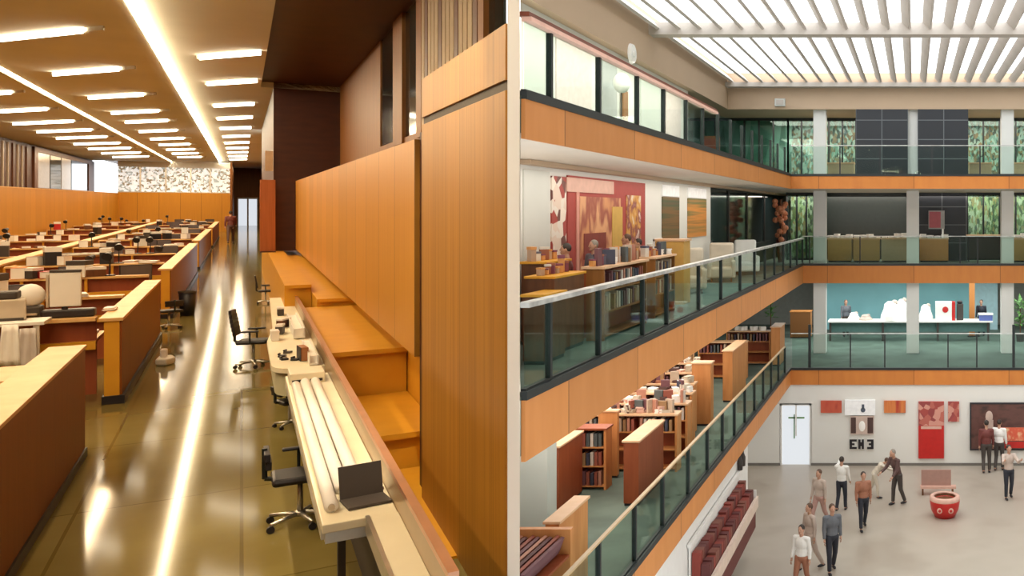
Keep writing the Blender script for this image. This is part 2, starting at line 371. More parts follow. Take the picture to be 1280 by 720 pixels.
# windows over the far screen wall
fw = st(hall(B().box(-7.5, -0.72, 90.0, 90.1, 5.0, 5.5).box(-7.5, -0.72, 90.0, 90.1, 2.9, 3.1), 'window_1', M['white']))
mw = M['window_view'] = mottle('window_view', [(0.35, 0.38, 0.36), (0.75, 0.78, 0.8), (0.9, 0.92, 0.92), (0.25, 0.20, 0.13), (0.8, 0.8, 0.76)], 8, (1, 1, 1.0))
nt = mw.node_tree; bs = nt.nodes['Principled BSDF']; rp = [n for n in nt.nodes if n.type == 'VALTORGB'][0]
nt.links.new(rp.outputs[0], bs.inputs['Emission Color']); bs.inputs['Emission Strength'].default_value = 0.75
hall(B().box(-7.5, -0.72, 90.12, 90.2, 3.1, 5.0), 'window_pane', mw, fw)
for u in (-6.2, -4.7, -3.2, -2.0): hall(B().box(u - 0.05, u + 0.05, 90.0, 90.1, 3.1, 5.0), 'window_frame', M['steel'], fw)
# screen walls around the desks
st(hall(B().box(-7.45, -7.3, 30, 88.1, 0, 2.93), 'wall_screen_left', M['hall_wood']))
st(hall(B().box(-7.3, -0.72, 88.0, 88.15, 0, 3.02), 'wall_screen_far', M['hall_wood_x']))
st(hall(B().box(-7.47, -7.28, 30, 88.1, 2.93, 2.97), 'trim_1', M['ledge_wood']))
# upper left wall: dark louvred panels, then glass
lw = st(hall(B().box(-9.09, -8.9, 30, 66, 2.9, 5.3), 'wall_louvre', M['dark_wood']))
for i in range(22):
    hall(B().box(-8.9, -8.84, 40 + i * 1.15, 40.12 + i * 1.15, 3.0, 5.2), 'louvre', M['beige'] if i % 3 else M['walnut'], lw)
gw = st(hall(B().box(-8.9, -8.8, 66, 90, 5.05, 5.3).box(-8.9, -8.8, 66, 90, 2.9, 3.1).box(-8.9, -8.8, 66, 67, 2.9, 5.3).box(-8.9, -8.8, 87, 90, 2.9, 5.3), 'window_2', M['walnut']))
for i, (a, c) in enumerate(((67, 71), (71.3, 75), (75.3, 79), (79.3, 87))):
    hall(B().box(-8.88, -8.85, a, c, 3.1, 5.05), 'window_pane', M['darkpane'] if i % 2 else tint('pale_grey_glass', (0.45, 0.45, 0.45), 0.2), gw)  # panes alternate between pale grey and dark glass

# right side of the hall
nw = st(hall(B().box(1.2, 1.24, 5.42, 8.37, -0.3, 3.14), 'wall_near_panel', M['near_wood'], bevel=0.004))
hall(B().box(1.2, 1.24, 5.42, 8.37, 3.20, 3.52), 'panel_cap', M['near_wood'], nw)
hall(B().box(1.215, 1.235, 5.43, 8.36, 3.14, 3.20), 'shadow_groove', M['charcoal'], nw)
st(hall(B().box(1.24, 1.34, 8.37, 8.75, 0, 3.1), 'wall_recess', M['dark_wood']))
st(hall(B().box(1.2, 1.3, 8.75, 38.5, 1.14, 3.04), 'wall_high_panel', M['hall_wood']))
st(hall(B().box(1.5, 1.6, 7.2, 38.5, -0.3, 1.6), 'wall_stair_side', M['step_wood']))
# dark pier and the glazed wall above the steps
pr = st(hall(B().box(0.70, 2.24, 30, 30.4, 1.1, 9.2).box(0.70, 0.9, 30.4, 48, 1.1, 5.6), 'wall_dark_pier', M['dark_wood']))
st(hall(B().box(2.24, 2.4, 20.8, 30.2, 1.1, 9.2), 'wall_upper_side', M['side_wood']))
st(hall(B().prism(HR(2.24, 2.4, 9.5, 20.8), 1.1, 3.6), 'wall_sill', M['side_wood']))
wn = st(hall(B().box(2.2, 2.3, 17.45, 18.6, 3.5, 9.2).box(2.2, 2.3, 15.4, 15.9, 3.5, 9.2).box(2.2, 2.3, 11.0, 11.3, 3.5, 9.2), 'window_3', M['side_wood']))
for a, c in ((18.6, 20.8), (15.9, 17.45), (10.3, 11.0)):
    hall(B().box(2.26, 2.29, a, c, 3.6, 9.2), 'window_pane', M['darkpane'], wn)
for i in range(14):
    a = 11.35 + i * 0.29
    hall(B().box(2.20, 2.24, a, a + 0.24, 3.6, 9.2), 'blind_slat', tint('blind_beige', (0.42, 0.30, 0.17)) if i % 4 else M['walnut'], wn)
# stepped wooden lounge between rail and wall, each block a piece of the building
def step(u0, u1, w0, w1, z0, z1, n):
    o = st(hall(B().box(u0, u1, w0, w1, z0, z1 - 0.05), 'trim_%d' % n, M['step_wood']))
    hall(B().box(u0, u1, w0 - 0.06, w1, z1 - 0.05, z1), 'step_nosing', M['step_wood'], o)
step(0.76, 1.49, 6.9, 9.35, -0.3, 0.02, 2)
step(0.76, 1.49, 9.4, 11.4, 0, 0.35, 3)
step(0.76, 1.49, 11.45, 16.45, 0, 0.85, 4)
step(0.93, 1.49, 16.5, 38.4, 0, 0.97, 5)
step(0.56, 0.925, 17.8, 38.4, 0, 1.1, 6)
# small reddish wooden panel standing against the pier
x = hthing('wooden_board', 'reddish wooden panel standing against the left side of the dark pier', 'panel', 0.56, 29.5, 1.1)
B().box(-0.17, 0.17, -0.06, 0.06, 0.0, 1.95).build('board', wood('panel_red_wood', (0.42, 0.12, 0.03), (0.34, 0.09, 0.02), 0.4), x, bevel=0.01)
B().box(-0.17, 0.17, -0.3, 0.3, -0.0, 0.03).build('foot', M['dark_wood'], x)
x = hthing('wall_notice', 'pale torn notice stuck on the dark pier above the wooden panel', 'notice', 0.60, 29.9, 3.3)
B().box(-0.09, 0.09, -0.01, 0.01, 0.0, 0.55).build('sheet', tint('notice_paper', (0.5, 0.34, 0.2)), x)

# ceiling slot lights of the hall
ln = 0
def slot(u0, u1, w_, bay, zc):
    global ln
    x = hwhole('slot_light', 'slim white slot light, %s from the front in the %s ceiling bay' % (ORD[min(15, ln)], bay), 'ceiling light', 'slot lights in the hall ceiling')
    k = -1.6      # the slots run slightly askew
    q = lambda a, c, e0, e1: [(a, w_ + e0 + k * (a - u0)), (c, w_ + e0 + k * (c - u0)), (c, w_ + e1 + k * (c - u0)), (a, w_ + e1 + k * (a - u0))]
    hall(B().prism(q(u0 - 0.05, u1 + (0.0 if bay == 'right' else 0.3), 0.03, 0.25), zc - 0.07, zc - 0.001), 'housing', M['ceiling'], x)
    hall(B().prism(q(u0, u1, -0.05, 0.03), zc - 0.10, zc - 0.001), 'diffuser', M['tube'], x)
    ln += 1
for w_ in [23.2, 28.9, 35.0, 40.7, 45.2, 51, 57, 62.7, 68.5, 74, 80]: slot(-3.55, -2.2, w_, 'middle', 5.5)
ln = 0
for w_ in [24.3, 29.7, 36.5, 42.2, 48, 54, 60, 66, 72, 78, 84]: slot(-0.72, 0.32, w_, 'right', 5.6)
ln = 0
for w_ in [37, 42.5, 48, 53, 58, 63.5, 69, 75, 81]: slot(-7.0, -4.95, w_, 'left', 5.42)

# ================================================================== STRUCTURE: atrium
H = lambda h: CZ + h
st(B().prism([(-9, 16), (12, 16), (12, 33.3), (-9, 33.3)], -0.3, 0).build('floor_lobby', M['lobby_floor']))
lb = st(B().box(-9, -5.0, 33.0, 33.25, 0, 3.02).box(-5.0, -3.85, 33.0, 33.25, 2.28, 3.02).box(-3.85, 12, 33.0, 33.25, 0, 3.02).build('wall_lobby_back', M['wallwhite']))
st(B().box(-9, -5.0, 32.96, 33.0, 0, 0.09).box(-3.85, 12, 32.96, 33.0, 0, 0.09).build('baseboard_lobby', tint('grey_skirting', (0.16, 0.15, 0.13))))
wd = st(B().box(-5.02, -4.94, 33.0, 33.1, 0, 2.3).box(-3.91, -3.83, 33.0, 33.1, 0, 2.3).box(-5.02, -3.83, 33.0, 33.1, 2.24, 2.32).box(-4.44, -4.39, 33.0, 33.1, 1.1, 2.3).build('window_4', M['white']))
B().box(-4.94, -3.91, 33.12, 33.16, 0.0, 2.24).build('window_pane', M['fog_window'], wd)
B().box(-4.7, -4.1, 33.02, 33.06, 1.75, 1.80).box(-4.5, -4.46, 33.02, 33.06, 1.0, 1.9).build('window_frame', M['green'], wd)
st(B().prism(clipdiv([(-5.15, 10), (-4.88, 10), (-4.88, 25.9), (-5.15, 25.9)]), 0, 2.98).build('wall_lobby_side', M['white']))
st(B().box(-4.88, -4.86, 18, 25.9, 0, 0.1).build('baseboard_lobby_side', tint('grey_skirting', (0.16, 0.15, 0.13))))

def slab(tag_, top, bot, xl, yb, n):
    """gallery floor: the deck, its wooden fascia and a black edge line"""
    deck = clipdiv([(-14, 8), (xl, 8), (xl, yb), (13, yb), (13, 46), (-14, 46)])
    # concave plan: two prisms
    a = clipdiv([(-14, 8), (xl, 8), (xl, 46), (-14, 46)])
    st(B().prism(a, H(bot) + 0.06, H(top)).box(xl, 13, yb, 46, H(bot) + 0.06, H(top)).build('floor_' + tag_, M['carpet']))
    st(B().prism(a, H(bot), H(bot) + 0.055).box(xl, 13, yb, 46, H(bot), H(bot) + 0.055).build('ceiling_under_' + tag_, M['gallery_ceiling']))
    y0 = xl / KD + 0.02
    st(B().box(xl, xl + 0.05, y0, yb - 0.05, H(bot) - 0.01, H(top) - 0.04).build('trim_%d' % n, M['fascia']))
    st(B().box(xl, 13, yb - 0.06, yb, H(bot) - 0.01, H(top) - 0.04).build('trim_%d' % (n + 1), M['fascia_x']))
    st(B().box(xl - 0.02, xl + 0.07, y0, yb - 0.07, H(top) - 0.04, H(top) + 0.06).box(xl - 0.02, 13, yb - 0.08, yb + 0.02, H(top) - 0.04, H(top) + 0.05).build('trim_%d' % (n + 2), M['black_metal']))
slab('lower_gallery', -5.88, -6.46, -4.65, 33.0, 10)
slab('middle_gallery', -2.17, -2.92, -4.60, 36.3, 20)
slab('top_gallery', 1.38, 0.88, -4.65, 33.0, 30)
# roof: tan fascia all round the skylight, ceiling of the top gallery
rx, ry = -7.8, 36.5
st(B().prism(clipdiv([(-14, 8), (rx, 8), (rx, 46), (-14, 46)]), H(4.25), H(4.3)).box(rx, 13, ry, 46, H(4.25), H(4.3)).build('ceiling_top', M['soffit']))
st(B().prism(clipdiv([(rx, 8), (rx + 0.12, 8), (rx + 0.12, ry - 0.01), (rx, ry)]), H(4.25), H(5.75)).box(rx + 0.12, 13, ry - 0.12, ry, H(4.25), H(5.75)).build('wall_skylight_curb', M['soffit']))
st(B().prism(clipdiv([(-9.5, 11.2), (13, 11.2), (13, 11.4), (-9.5, 11.4)]), H(4.25), H(6.5)).build('wall_skylight_front', M['soffit']))
st(B().prism(clipdiv([(-14, -4), (13, -4), (13, 11.3), (-14, 11.3)]), H(5.3), H(5.4)).build('ceiling_entrance', M['soffit']))
# walls closing the atrium
st(B().box(13, 13.2, -4, 46, 0, 16).build('wall_atrium_right', M['wallwhite']))
st(B().box(-14, 13, 46, 46.2, 0, 16).build('wall_atrium_back', tint('gallery_back_wall', (0.30, 0.30, 0.27))))
st(B().box(-4.5, 13, -4.2, -4, 0, 16).build('wall_atrium_front', M['wallwhite']))
st(B().box(-14.2, -14, 30, 46, 0, 16).build('wall_atrium_left', M['wallwhite']))
# columns
for i, px in enumerate((1025, 1141, 1259, 1376)):
    X = (px - CX) / FPX * 36.8
    for j, (a, c) in enumerate(((-5.88, -2.92), (-2.17, 0.88), (1.38, 5.6))):
        st(B().box(X - 0.26, X + 0.26, 36.62, 37.1, H(a), H(c)).build('wall_column', M['column'], bevel=0.01))
# dark tiled wall panels between the columns, top and middle gallery
tm, nt_, bb_ = new_mat('dark_tiles'); N = nt_.nodes
tc = N.new('ShaderNodeTexCoord'); mp = N.new('ShaderNodeMapping'); mp.inputs['Rotation'].default_value = (PI / 2, 0, 0)
br = N.new('ShaderNodeTexBrick'); br.offset = 0; br.inputs['Scale'].default_value = 1; br.inputs['Brick Width'].default_value = 1.08; br.inputs['Row Height'].default_value = 0.8
br.inputs['Mortar Size'].default_value = 0.02; br.inputs['Color1'].default_value = (0.013, 0.016, 0.022, 1); br.inputs['Color2'].default_value = (0.018, 0.021, 0.028, 1); br.inputs['Mortar'].default_value = (0.12, 0.13, 0.14, 1)
nt_.links.new(tc.outputs['Object'], mp.inputs[0]); nt_.links.new(mp.outputs[0], br.inputs['Vector']); nt_.links.new(br.outputs['Color'], bb_.inputs['Base Color']); bb_.inputs['Roughness'].default_value = 0.45
def rng(a, c, Y): return ((a - CX) / FPX * Y, (c - CX) / FPX * Y)
for a, c in ((1070, 1135), (1147, 1210)):
    x0, x1 = rng(a, c, 36.55)
    o = st(B().box(0, x1 - x0, 0, 0.05, 0, 3.72).build('wall_dark_tiles', tm, None, (x0, 36.40, H(1.38) + 0.02)))
x0, x1 = rng(1147, 1209, 39); st(B().box(0, x1 - x0, 0, 0.3, 0, 3.02).build('wall_dark_core', tm, None, (x0, 39, H(-2.17))))

# skylight: white glazing bars, cross beam and leaning louvres
sk = st(B().box(rx, 12.9, 25.5, 26.0, H(5.15), H(5.5)).box(rx, 12.9, 17.0, 17.4, H(5.15), H(5.5)).box(rx + 0.1, 12.9, 35.9, 36.4, H(5.12), H(5.3)).build('trim_40', M['fin']))
n = 0
X = -7.5
while X < 12.8:
    a = math.radians(42)
    m3 = Matrix.Rotation(a, 3, 'Y')
    y0 = max(11.5, X / KD + 0.3)
    o = st(B().obox((0, 0, 0), (0.04, (36.3 - y0) / 2, 0.16), Matrix.Rotation(-a, 3, 'Y')).build('trim_louvre', M['fin'], None, (X, (36.3 + y0) / 2, H(5.42))))
    X += 0.607; n += 1

# railings ------------------------------------------------------------
def railing(label, x, h, top, ys, mrail, railh=0.05, railw=0.06, endy=None, y0=None):
    """glass railing along the left edge of a gallery"""
    r = thing('glass_railing', label, 'railing', (x, 0, H(h)), 0, 'glass gallery railings')
    y0 = (x / KD + 0.08) if y0 is None else y0
    yy = [y0] + ys
    for y in ys: B().box(-0.035, 0.035, y - 0.03, y + 0.03, 0.06, top).build('post', M['black_metal'], r)
    for a, c in zip(yy[:-1], yy[1:]): B().box(-0.008, 0.008, a + 0.035, c - 0.035, 0.07, top - 0.02).build('glass_panel', M['glass'], r)
    B().box(-railw, railw, y0, endy or ys[-1], top, top + railh).build('handrail', mrail, r)
    B().box(-0.03, 0.03, y0, ys[-1], 0.05, 0.085).build('bottom_channel', M['black_metal'], r)
    return r
def yfrom(px, x): return x * FPX / (px - CX)
ys = [yfrom(p, -4.65) for p in (687, 748, 796, 829, 857, 878, 897, 913, 927, 940, 952, 963, 972, 981)]
r = railing('top gallery glass railing with thick reddish handrail on the left', -4.65, 1.38, 0.96, ys, M['rail_red'], 0.05, 0.07, endy=yfrom(893, -4.65))
B().box(-0.03, 0.09, -4.65 / KD + 0.1, yfrom(893, -4.65), 0.90, 0.955).build('rail_underside', tint('pink_light_wood', (0.80, 0.50, 0.40)), r)
ys = [yfrom(p, -4.60) for p in (686, 748, 803, 833, 873, 901, 925, 943, 956, 968, 979, 988, 996, 1003)]
r = railing('middle gallery glass railing with scuffed steel handrail on the left', -4.60, -2.17, 1.04, ys, M['rail_steel'], 0.06, 0.07)
ys = [yfrom(p, -4.65) for p in (703, 748, 793, 828, 860, 884, 903, 918, 931, 943, 954, 964, 973, 981)]
railing('lower gallery glass railing with thin pale wooden handrail on the left', -4.65, -5.88, 1.0, ys, M['rail_wood'], 0.035, 0.03)
def railing_x(label, y, h, top, pxs, mrail, x0=-4.6, thick=()):
    r = thing('glass_railing', label, 'railing', (0, y, H(h)), 0, 'glass gallery railings')
    xs = [(p - CX) / FPX * y for p in pxs]
    xx = [x0] + xs + [12.5]
    for p, x in zip(pxs, xs):
        t = 0.05 if p in thick else 0.025
        B().box(x - t, x + t, -0.03, 0.03, 0.05, top + (0.35 if p in thick else 0)).build('post', M['black_metal'], r)
    for a, c in zip(xx[:-1], xx[1:]): B().box(a + 0.04, c - 0.04, -0.006, 0.006, 0.06, top - 0.02).build('glass_panel', M['glass'], r)
    B().box(x0, 12.5, -0.025, 0.025, top, top + 0.03).build('handrail', mrail, r)
    return r
railing_x('lower gallery glass railing in front of the teal wall', 33.05, -5.88, 1.3, (1012, 1063, 1106, 1185, 1221, 1267), M['rail_steel'], thick=(1012, 1267))
railing_x('middle gallery glass railing in front of the wooden counters', 36.4, -2.17, 1.15, (1012, 1075, 1200, 1222), M['rail_steel'])
railing_x('top gallery glass railing in front of the dark tiled walls', 33.05, 1.38, 1.1, (1050, 1100, 1165, 1225), M['rail_steel'])

# ================================================================== OBJECTS: generic builders
def office_chair(label, u, w_, rz, scale=1.0, low=False):
    t = hthing('office_chair', label, 'chair', u, w_, 0, rz, 'black swivel chairs at the white counter')
    b = B()
    for i in range(5):
        a = 2 * PI * i / 5 + 0.3
        b.tube((0, 0, 0.10), (0.28 * math.cos(a), 0.28 * math.sin(a), 0.075), 0.022, 0.016)
    b.ell((0, 0, 0.10), (0.05, 0.05, 0.035)); b.build('star_base', M['steel'], t, smooth=True)
    for i in range(5):
        a = 2 * PI * i / 5 + 0.3; c = (0.28 * math.cos(a), 0.28 * math.sin(a), 0.032)
        B().tube((c[0] - 0.02, c[1], c[2]), (c[0] + 0.02, c[1], c[2]), 0.032).build('caster', M['black'], t)
    B().tube((0, 0, 0.1), (0, 0, 0.42), 0.026, 0.02).build('gas_post', M['steel'], t, smooth=True)
    B().box(-0.23, 0.23, -0.22, 0.23, 0.42, 0.49).build('seat', M['black'], t, bevel=0.03)
    bk = B()
    for i in range(2 if low else 6):
        z0 = 0.58 + i * 0.075; y = -0.24 - 0.012 * i
        hw = 0.21 - 0.006 * abs(i - 2) ** 1.5
        bk.box(-hw, hw, y - 0.025, y + 0.02, z0, z0 + 0.078)
    bk.build('backrest', M['black'], t, bevel=0.008)
    B().tube((0, -0.05, 0.43), (0, -0.27, 0.47), 0.022).tube((0, -0.27, 0.47), (0, -0.27, 0.75), 0.022).build('back_bracket', M['black_metal'], t)
    t.scale = (scale,) * 3
    for s in ((-1,) if low else (-1, 1)):
        a = B().tube((s * 0.22, 0.0, 0.45), (s * 0.27, 0.0, 0.46), 0.014).tube((s * 0.27, 0.0, 0.45), (s * 0.27, 0.0, 0.64), 0.014).build('armrest', M['black_metal'], t)
        B().box(s * 0.27 - 0.035, s * 0.27 + 0.035, -0.13, 0.13, 0.64, 0.67).build('arm_pad', M['black'], a, bevel=0.01)
    return t
def wooden_chair(name, label, loc, rz, mat, group=None, seat=None):
    t = thing(name, label, 'chair', loc, rz, group)
    B().box(-0.21, 0.21, -0.20, 0.21, 0.43, 0.465).build('seat', seat or mat, t, bevel=0.01)
    for s in (-1, 1):
        B().tube((s * 0.18, 0.18, 0.43), (s * 0.19, 0.20, 0), 0.018, 0.013).build('leg', mat, t)
        B().tube((s * 0.19, -0.24, 0.86), (s * 0.18, -0.18, 0.44), 0.016, 0.019).tube((s * 0.18, -0.18, 0.44), (s * 0.19, -0.23, 0), 0.019, 0.013).build('leg', mat, t)
    B().box(-0.19, 0.19, -0.245, -0.215, 0.62, 0.86).build('backrest', mat, t, bevel=0.01)
    return t
def monitor(label, loc, rz, group, screen=None):
    t = thing('computer_monitor', label, 'monitor', loc, rz, group)
    B().box(-0.11, 0.11, -0.08, 0.08, 0, 0.015).build('base', M['black'], t, bevel=0.004)
    B().box(-0.02, 0.02, 0.01, 0.035, 0.015, 0.22).build('stand', M['black'], t)
    B().box(-0.25, 0.25, -0.015, 0.02, 0.13, 0.44).build('casing', M['black'], t, bevel=0.006)
    B().box(-0.235, 0.235, -0.019, -0.0155, 0.145, 0.425).build('screen', screen or M['screen'], t)
    return t
def book_pile(name, label, loc, rz, cols, group=None, n=4, sz=(0.17, 0.24)):
    t = thing(name, label, 'book', loc, rz, group); z = 0
    return t
def paper_sheets(label, loc, rz, group=None, sx=0.21, sy=0.3, h=0.03, name='paper_stack', mat=None):
    t = thing(name, label, 'papers', loc, rz, group)
    b = B(); n = 5
    for i in range(n):
        a = random.uniform(-0.12, 0.12); m3 = Matrix.Rotation(a, 3, 'Z')
        b.obox((random.uniform(-.01, .01), random.uniform(-.01, .01), h * (i + 0.5) / n), (sx / 2, sy / 2, h / n / 2 * 0.98), m3)
    b.build('sheets', mat or M['paper'], t)
    return t
def single_book(name, label, loc, rz, mat, sz=(0.16, 0.23, 0.035), group=None, cat='book', pose=None):
    t = thing(name, label, cat, loc, rz, group); a, c, h = sz
    B().box(-a / 2, a / 2, -c / 2, c / 2, 0, 0.004).box(-a / 2, a / 2, -c / 2, c / 2, h - 0.004, h).box(-a / 2, -a / 2 + 0.004, -c / 2, c / 2, 0, h).build('cover', mat, t)
    B().box(-a / 2 + 0.004, a / 2 - 0.005, -c / 2 + 0.005, c / 2 - 0.005, 0.004, h - 0.004).build('pages', M['paper'], t)
    return t

# ================================================================== HALL: white counter on the right with its rail
x = hwhole('reading_counter', 'long white reading counter against the copper topped rail beside the walkway', 'counter')
hall(B().box(0.345, 0.70, 5.7, 10.75, 0.70, 0.75), 'countertop', M['cream'], x, bevel=0.006)
hall(B().box(0.36, 0.70, 5.72, 5.80, 0.64, 0.70).box(0.345, 0.375, 5.8, 10.7, 0.64, 0.70), 'apron', M['steel'], x)
hall(B().box(0.565, 0.70, 4.2, 5.7, 0.70, 0.75), 'countertop_extension', M['cream'], x)
hall(B().box(0.545, 0.565, 4.2, 5.72, 0.66, 0.755), 'edge_strip', M['steel'], x)
hall(B().box(0.64, 0.70, 4.3, 10.7, 0, 0.70), 'back_panel', M['charcoal'], x)
for w_ in (6.3, 10.5): hall(B().box(0.46, 0.50, w_, w_ + 0.06, 0, 0.70), 'leg', M['charcoal'], x)
x = hwhole('service_counter', 'pale counter with rounded front corner further along the copper topped rail', 'counter')
pts = [(0.70, 11.2)] + [(0.44 - 0.19 * math.sin(a), 11.55 - 0.35 * math.cos(a)) for a in [i * PI / 12 for i in range(7)]] + [(0.25, 13.5), (0.34, 15), (0.40, 19.5), (0.70, 19.5)]
hall(B().prism(pts, 0.70, 0.75), 'countertop', M['cream'], x)
pin = [(a + 0.03 if a < 0.6 else a, b_ + 0.05) for a, b_ in pts[:-2]] + [(0.43, 19.4), (0.70, 19.4)]
hall(B().prism(pin, 0.45, 0.70), 'apron', tint('pale_olive', (0.50, 0.48, 0.33)), x)
hall(B().box(0.64, 0.70, 11.3, 19.4, 0, 0.45), 'back_panel', M['charcoal'], x)
for w_ in (12.2, 18.5): hall(B().box(0.42, 0.46, w_, w_ + 0.06, 0, 0.45), 'leg', M['steel'], x)
x = hwhole('guard_rail', 'low brown screen with copper top rail running behind the white counter', 'railing')
hall(B().box(0.702, 0.715, 4.2, 22.0, 0.0, 0.88), 'screen', tint('smoked_brown_panel', (0.33, 0.22, 0.11), 0.3), x)
hall(B().box(0.702, 0.745, 4.2, 22.0, 0.88, 0.91), 'top_rail', M['copper'], x)
# long rolls of paper on the counter
for i, (u, r_) in enumerate(((0.40, .034), (0.475, .036), (0.555, .036))):
    w0, w1 = (6.25, 10.1) if i else (5.9, 10.0)
    t = hthing('paper_roll', ('long white paper roll nearest the walkway on the white counter', 'long white paper roll lying in the middle of the white counter', 'long white paper roll nearest the copper rail on the white counter')[i], 'paper', u, w0, 0.75)
    z = r_
    B(True).tube((0, 0, z), (0, w1 - w0, z), r_, n=14).build('sheet', M['paper'], t, smooth=True)
    B(True).tube((0, -0.02, z), (0, 0.0, z), r_ * 0.5, n=10).build('core', M['beige'], t)
t = hthing('display_box', 'pale box with black slots at the far end of the long paper rolls', 'box', 0.50, 10.42, 0.75)
B().box(-0.14, 0.14, -0.22, 0.22, 0, 0.10).build('casing', M['cream'], t, bevel=0.01)
B().box(-0.12, -0.02, -0.225, -0.2195, 0.015, 0.04).box(0.02, 0.12, -0.225, -0.2195, 0.015, 0.04).build('slot', M['black'], t)
# open laptop, seen from behind at the near end
t = hthing('laptop', 'open black laptop on the near end of the white counter', 'laptop', 0.575, 5.98, 0.752, 0.12)
B().box(-0.11, 0.11, -0.10, 0.12, 0.0, 0.015).build('keyboard', M['charcoal'], t, bevel=0.003)
B().obox((0, 0.13, 0.10), (0.11, 0.004, 0.095), Matrix.Rotation(-0.30, 3, 'X')).build('lid', M['charcoal'], t)
t = hthing('desk_lamp', 'small brown lamp arm leaning from the rail behind the black laptop', 'lamp', 0.66, 6.2, 0.752)
B().lathe([(0.0, 0), (0.028, 0), (0.028, 0.012), (0.0, 0.015)]).build('base', M['walnut'], t)
B().tube((0, 0, 0.01), (0, 0, 0.12), 0.006).tube((0, 0, 0.12), (-0.12, -0.02, 0.07), 0.008).build('arm', M['walnut'], t)
B().tube((-0.12, -0.02, 0.075), (-0.19, -0.03, 0.05), 0.02, 0.035).build('shade', M['charcoal'], t)
# small things on the second counter
for i, (u, w_, cc, k) in enumerate(((0.36, 12.1, 'black', 0), (0.42, 12.35, 'charcoal', 0), (0.37, 11.85, 'black', 0), (0.47, 11.75, 'black', 0), (0.33, 13.6, 'white', 1), (0.40, 14.2, 'charcoal', 1), (0.46, 14.9, 'walnut', 1), (0.47, 16.5, 'charcoal', 1))):
    t = hthing('desk_telephone' if not k else 'storage_box', '%s on the rounded counter, %s from the walkway end' % ('small dark desk telephone' if not k else 'small %s box' % ('white', 'grey', 'brown', 'dark')[i - 4], ORD[i]), 'telephone' if not k else 'box', u, w_, 0.751, random.uniform(-.5, .5))
    if not k:
        B().box(-0.035, 0.035, -0.045, 0.045, 0, 0.022).build('body', M[cc], t, bevel=0.006)
        B().tube((-0.028, -0.03, 0.032), (-0.028, 0.035, 0.032), 0.011).build('handset', M['black'], t)
    else:
        B().box(-0.04, 0.04, -0.12, 0.12, 0, 0.12).build('casing', M[cc], t, bevel=0.005)
        B().box(-0.042, 0.042, -0.122, 0.122, 0.10, 0.125).build('lid', M['white'], t, bevel=0.004)
t = hthing('leather_case', 'upright brown leather case beside the phones on the rounded counter', 'case', 0.53, 11.75, 0.751, 0.1)
B().box(-0.03, 0.04, -0.13, 0.13, 0, 0.15).build('body', tint('tan_leather', (0.32, 0.13, 0.05)), t, bevel=0.012)
B().box(-0.034, -0.03, -0.13, 0.13, 0.0, 0.15).build('flap', M['black'], t)
t = hthing('paper_tray', 'tall pale paper tray near the middle of the rounded counter', 'tray', 0.59, 14.6, 0.751)
B().box(-0.07, 0.05, -1.1, 1.1, 0, 0.02).box(-0.07, -0.055, -1.1, 1.1, 0.02, 0.12).box(0.035, 0.05, -1.1, 1.1, 0.02, 0.12).box(-0.07, 0.05, -1.1, -1.05, 0.02, 0.12).build('shell', M['white'], t)
B().box(-0.05, 0.03, -1.0, 1.0, 0.02, 0.10).build('sheets', M['paper'], t)
t = hthing('paper_tray', 'white paper tray at the front of the rounded counter by the rail', 'tray', 0.61, 12.0, 0.751)
B().box(-0.04, 0.04, -0.75, 0.75, 0, 0.02).box(-0.04, -0.03, -0.75, 0.75, 0.02, 0.10).box(0.03, 0.04, -0.75, 0.75, 0.02, 0.10).build('shell', M['white'], t)
B().box(-0.028, 0.028, -0.7, 0.7, 0.02, 0.09).build('sheets', M['paper'], t)
office_chair('low black swivel stool on casters at the near end of the white counter', 0.36, 8.3, -PI / 2, 0.82, True)
office_chair('low black swivel stool beside the far half of the paper rolls', 0.45, 11.9, -PI / 2 + 0.3, 0.62, True)
office_chair('large black swivel chair turned sideways before the rounded counter', 0.14, 16.5, -PI / 2 - 0.2, 0.84)
office_chair('farthest black swivel chair, past the rounded counter', 0.46, 26.5, -PI / 2, 0.66)

# ================================================================== HALL: the study desks on the left
def desk_row(label, w_, u0, u1, depth, nbays, sides=True):
    t = hthing('study_desk', label, 'desk', 0, 0, 0, 0, 'rows of study desks'); t.location = (0, 0, LZ)
    hall(B().box(u0, u1 - 0.12, w_, w_ + 0.22, 1.01, 1.05), 'ledge', M['ledge_wood'], t)
    hall(B().box(u0, u1 - 0.12, w_ + 0.12, w_ + 0.16, 0.1, 1.01), 'privacy_panel', M['case_dark'], t)
    hall(B().box(u0, u1 - 0.12, w_ + 0.03, w_ + 0.12, 0.66, 0.76), 'front_shelf', M['step_wood'], t)
    hall(B().box(u0, u1 - 0.12, w_ + 0.16, w_ + depth, 0.74, 0.78), 'tabletop', M['ledge_wood'], t)
    k = 0
    for i in range(nbays + 1):
        u = u0 + (u1 - 0.15 - u0) * i / nbays
        if i < nbays: hall(B().box(u - 0.02, u + 0.02, w_ + 0.02, w_ + depth, 0.0, 1.02), 'divider', M['step_wood'], t)
    return t
RW = [14.6, 17.8, 22.3, 26.5, 31.0, 36.0, 42.0, 49.0, 57.0, 65.0, 73.5]
for i, w_ in enumerate(RW):
    dp = 1.0 if i < 3 else 1.3
    desk_row('wooden study desk row on the walkway side, %s from the front' % ORD[i], w_, -4.0, -1.3, dp, 3)
    if i >= 1: desk_row('wooden study desk row by the left screen wall, %s from the front' % ORD[i - 1], w_, -7.2, -4.35, dp, 3)
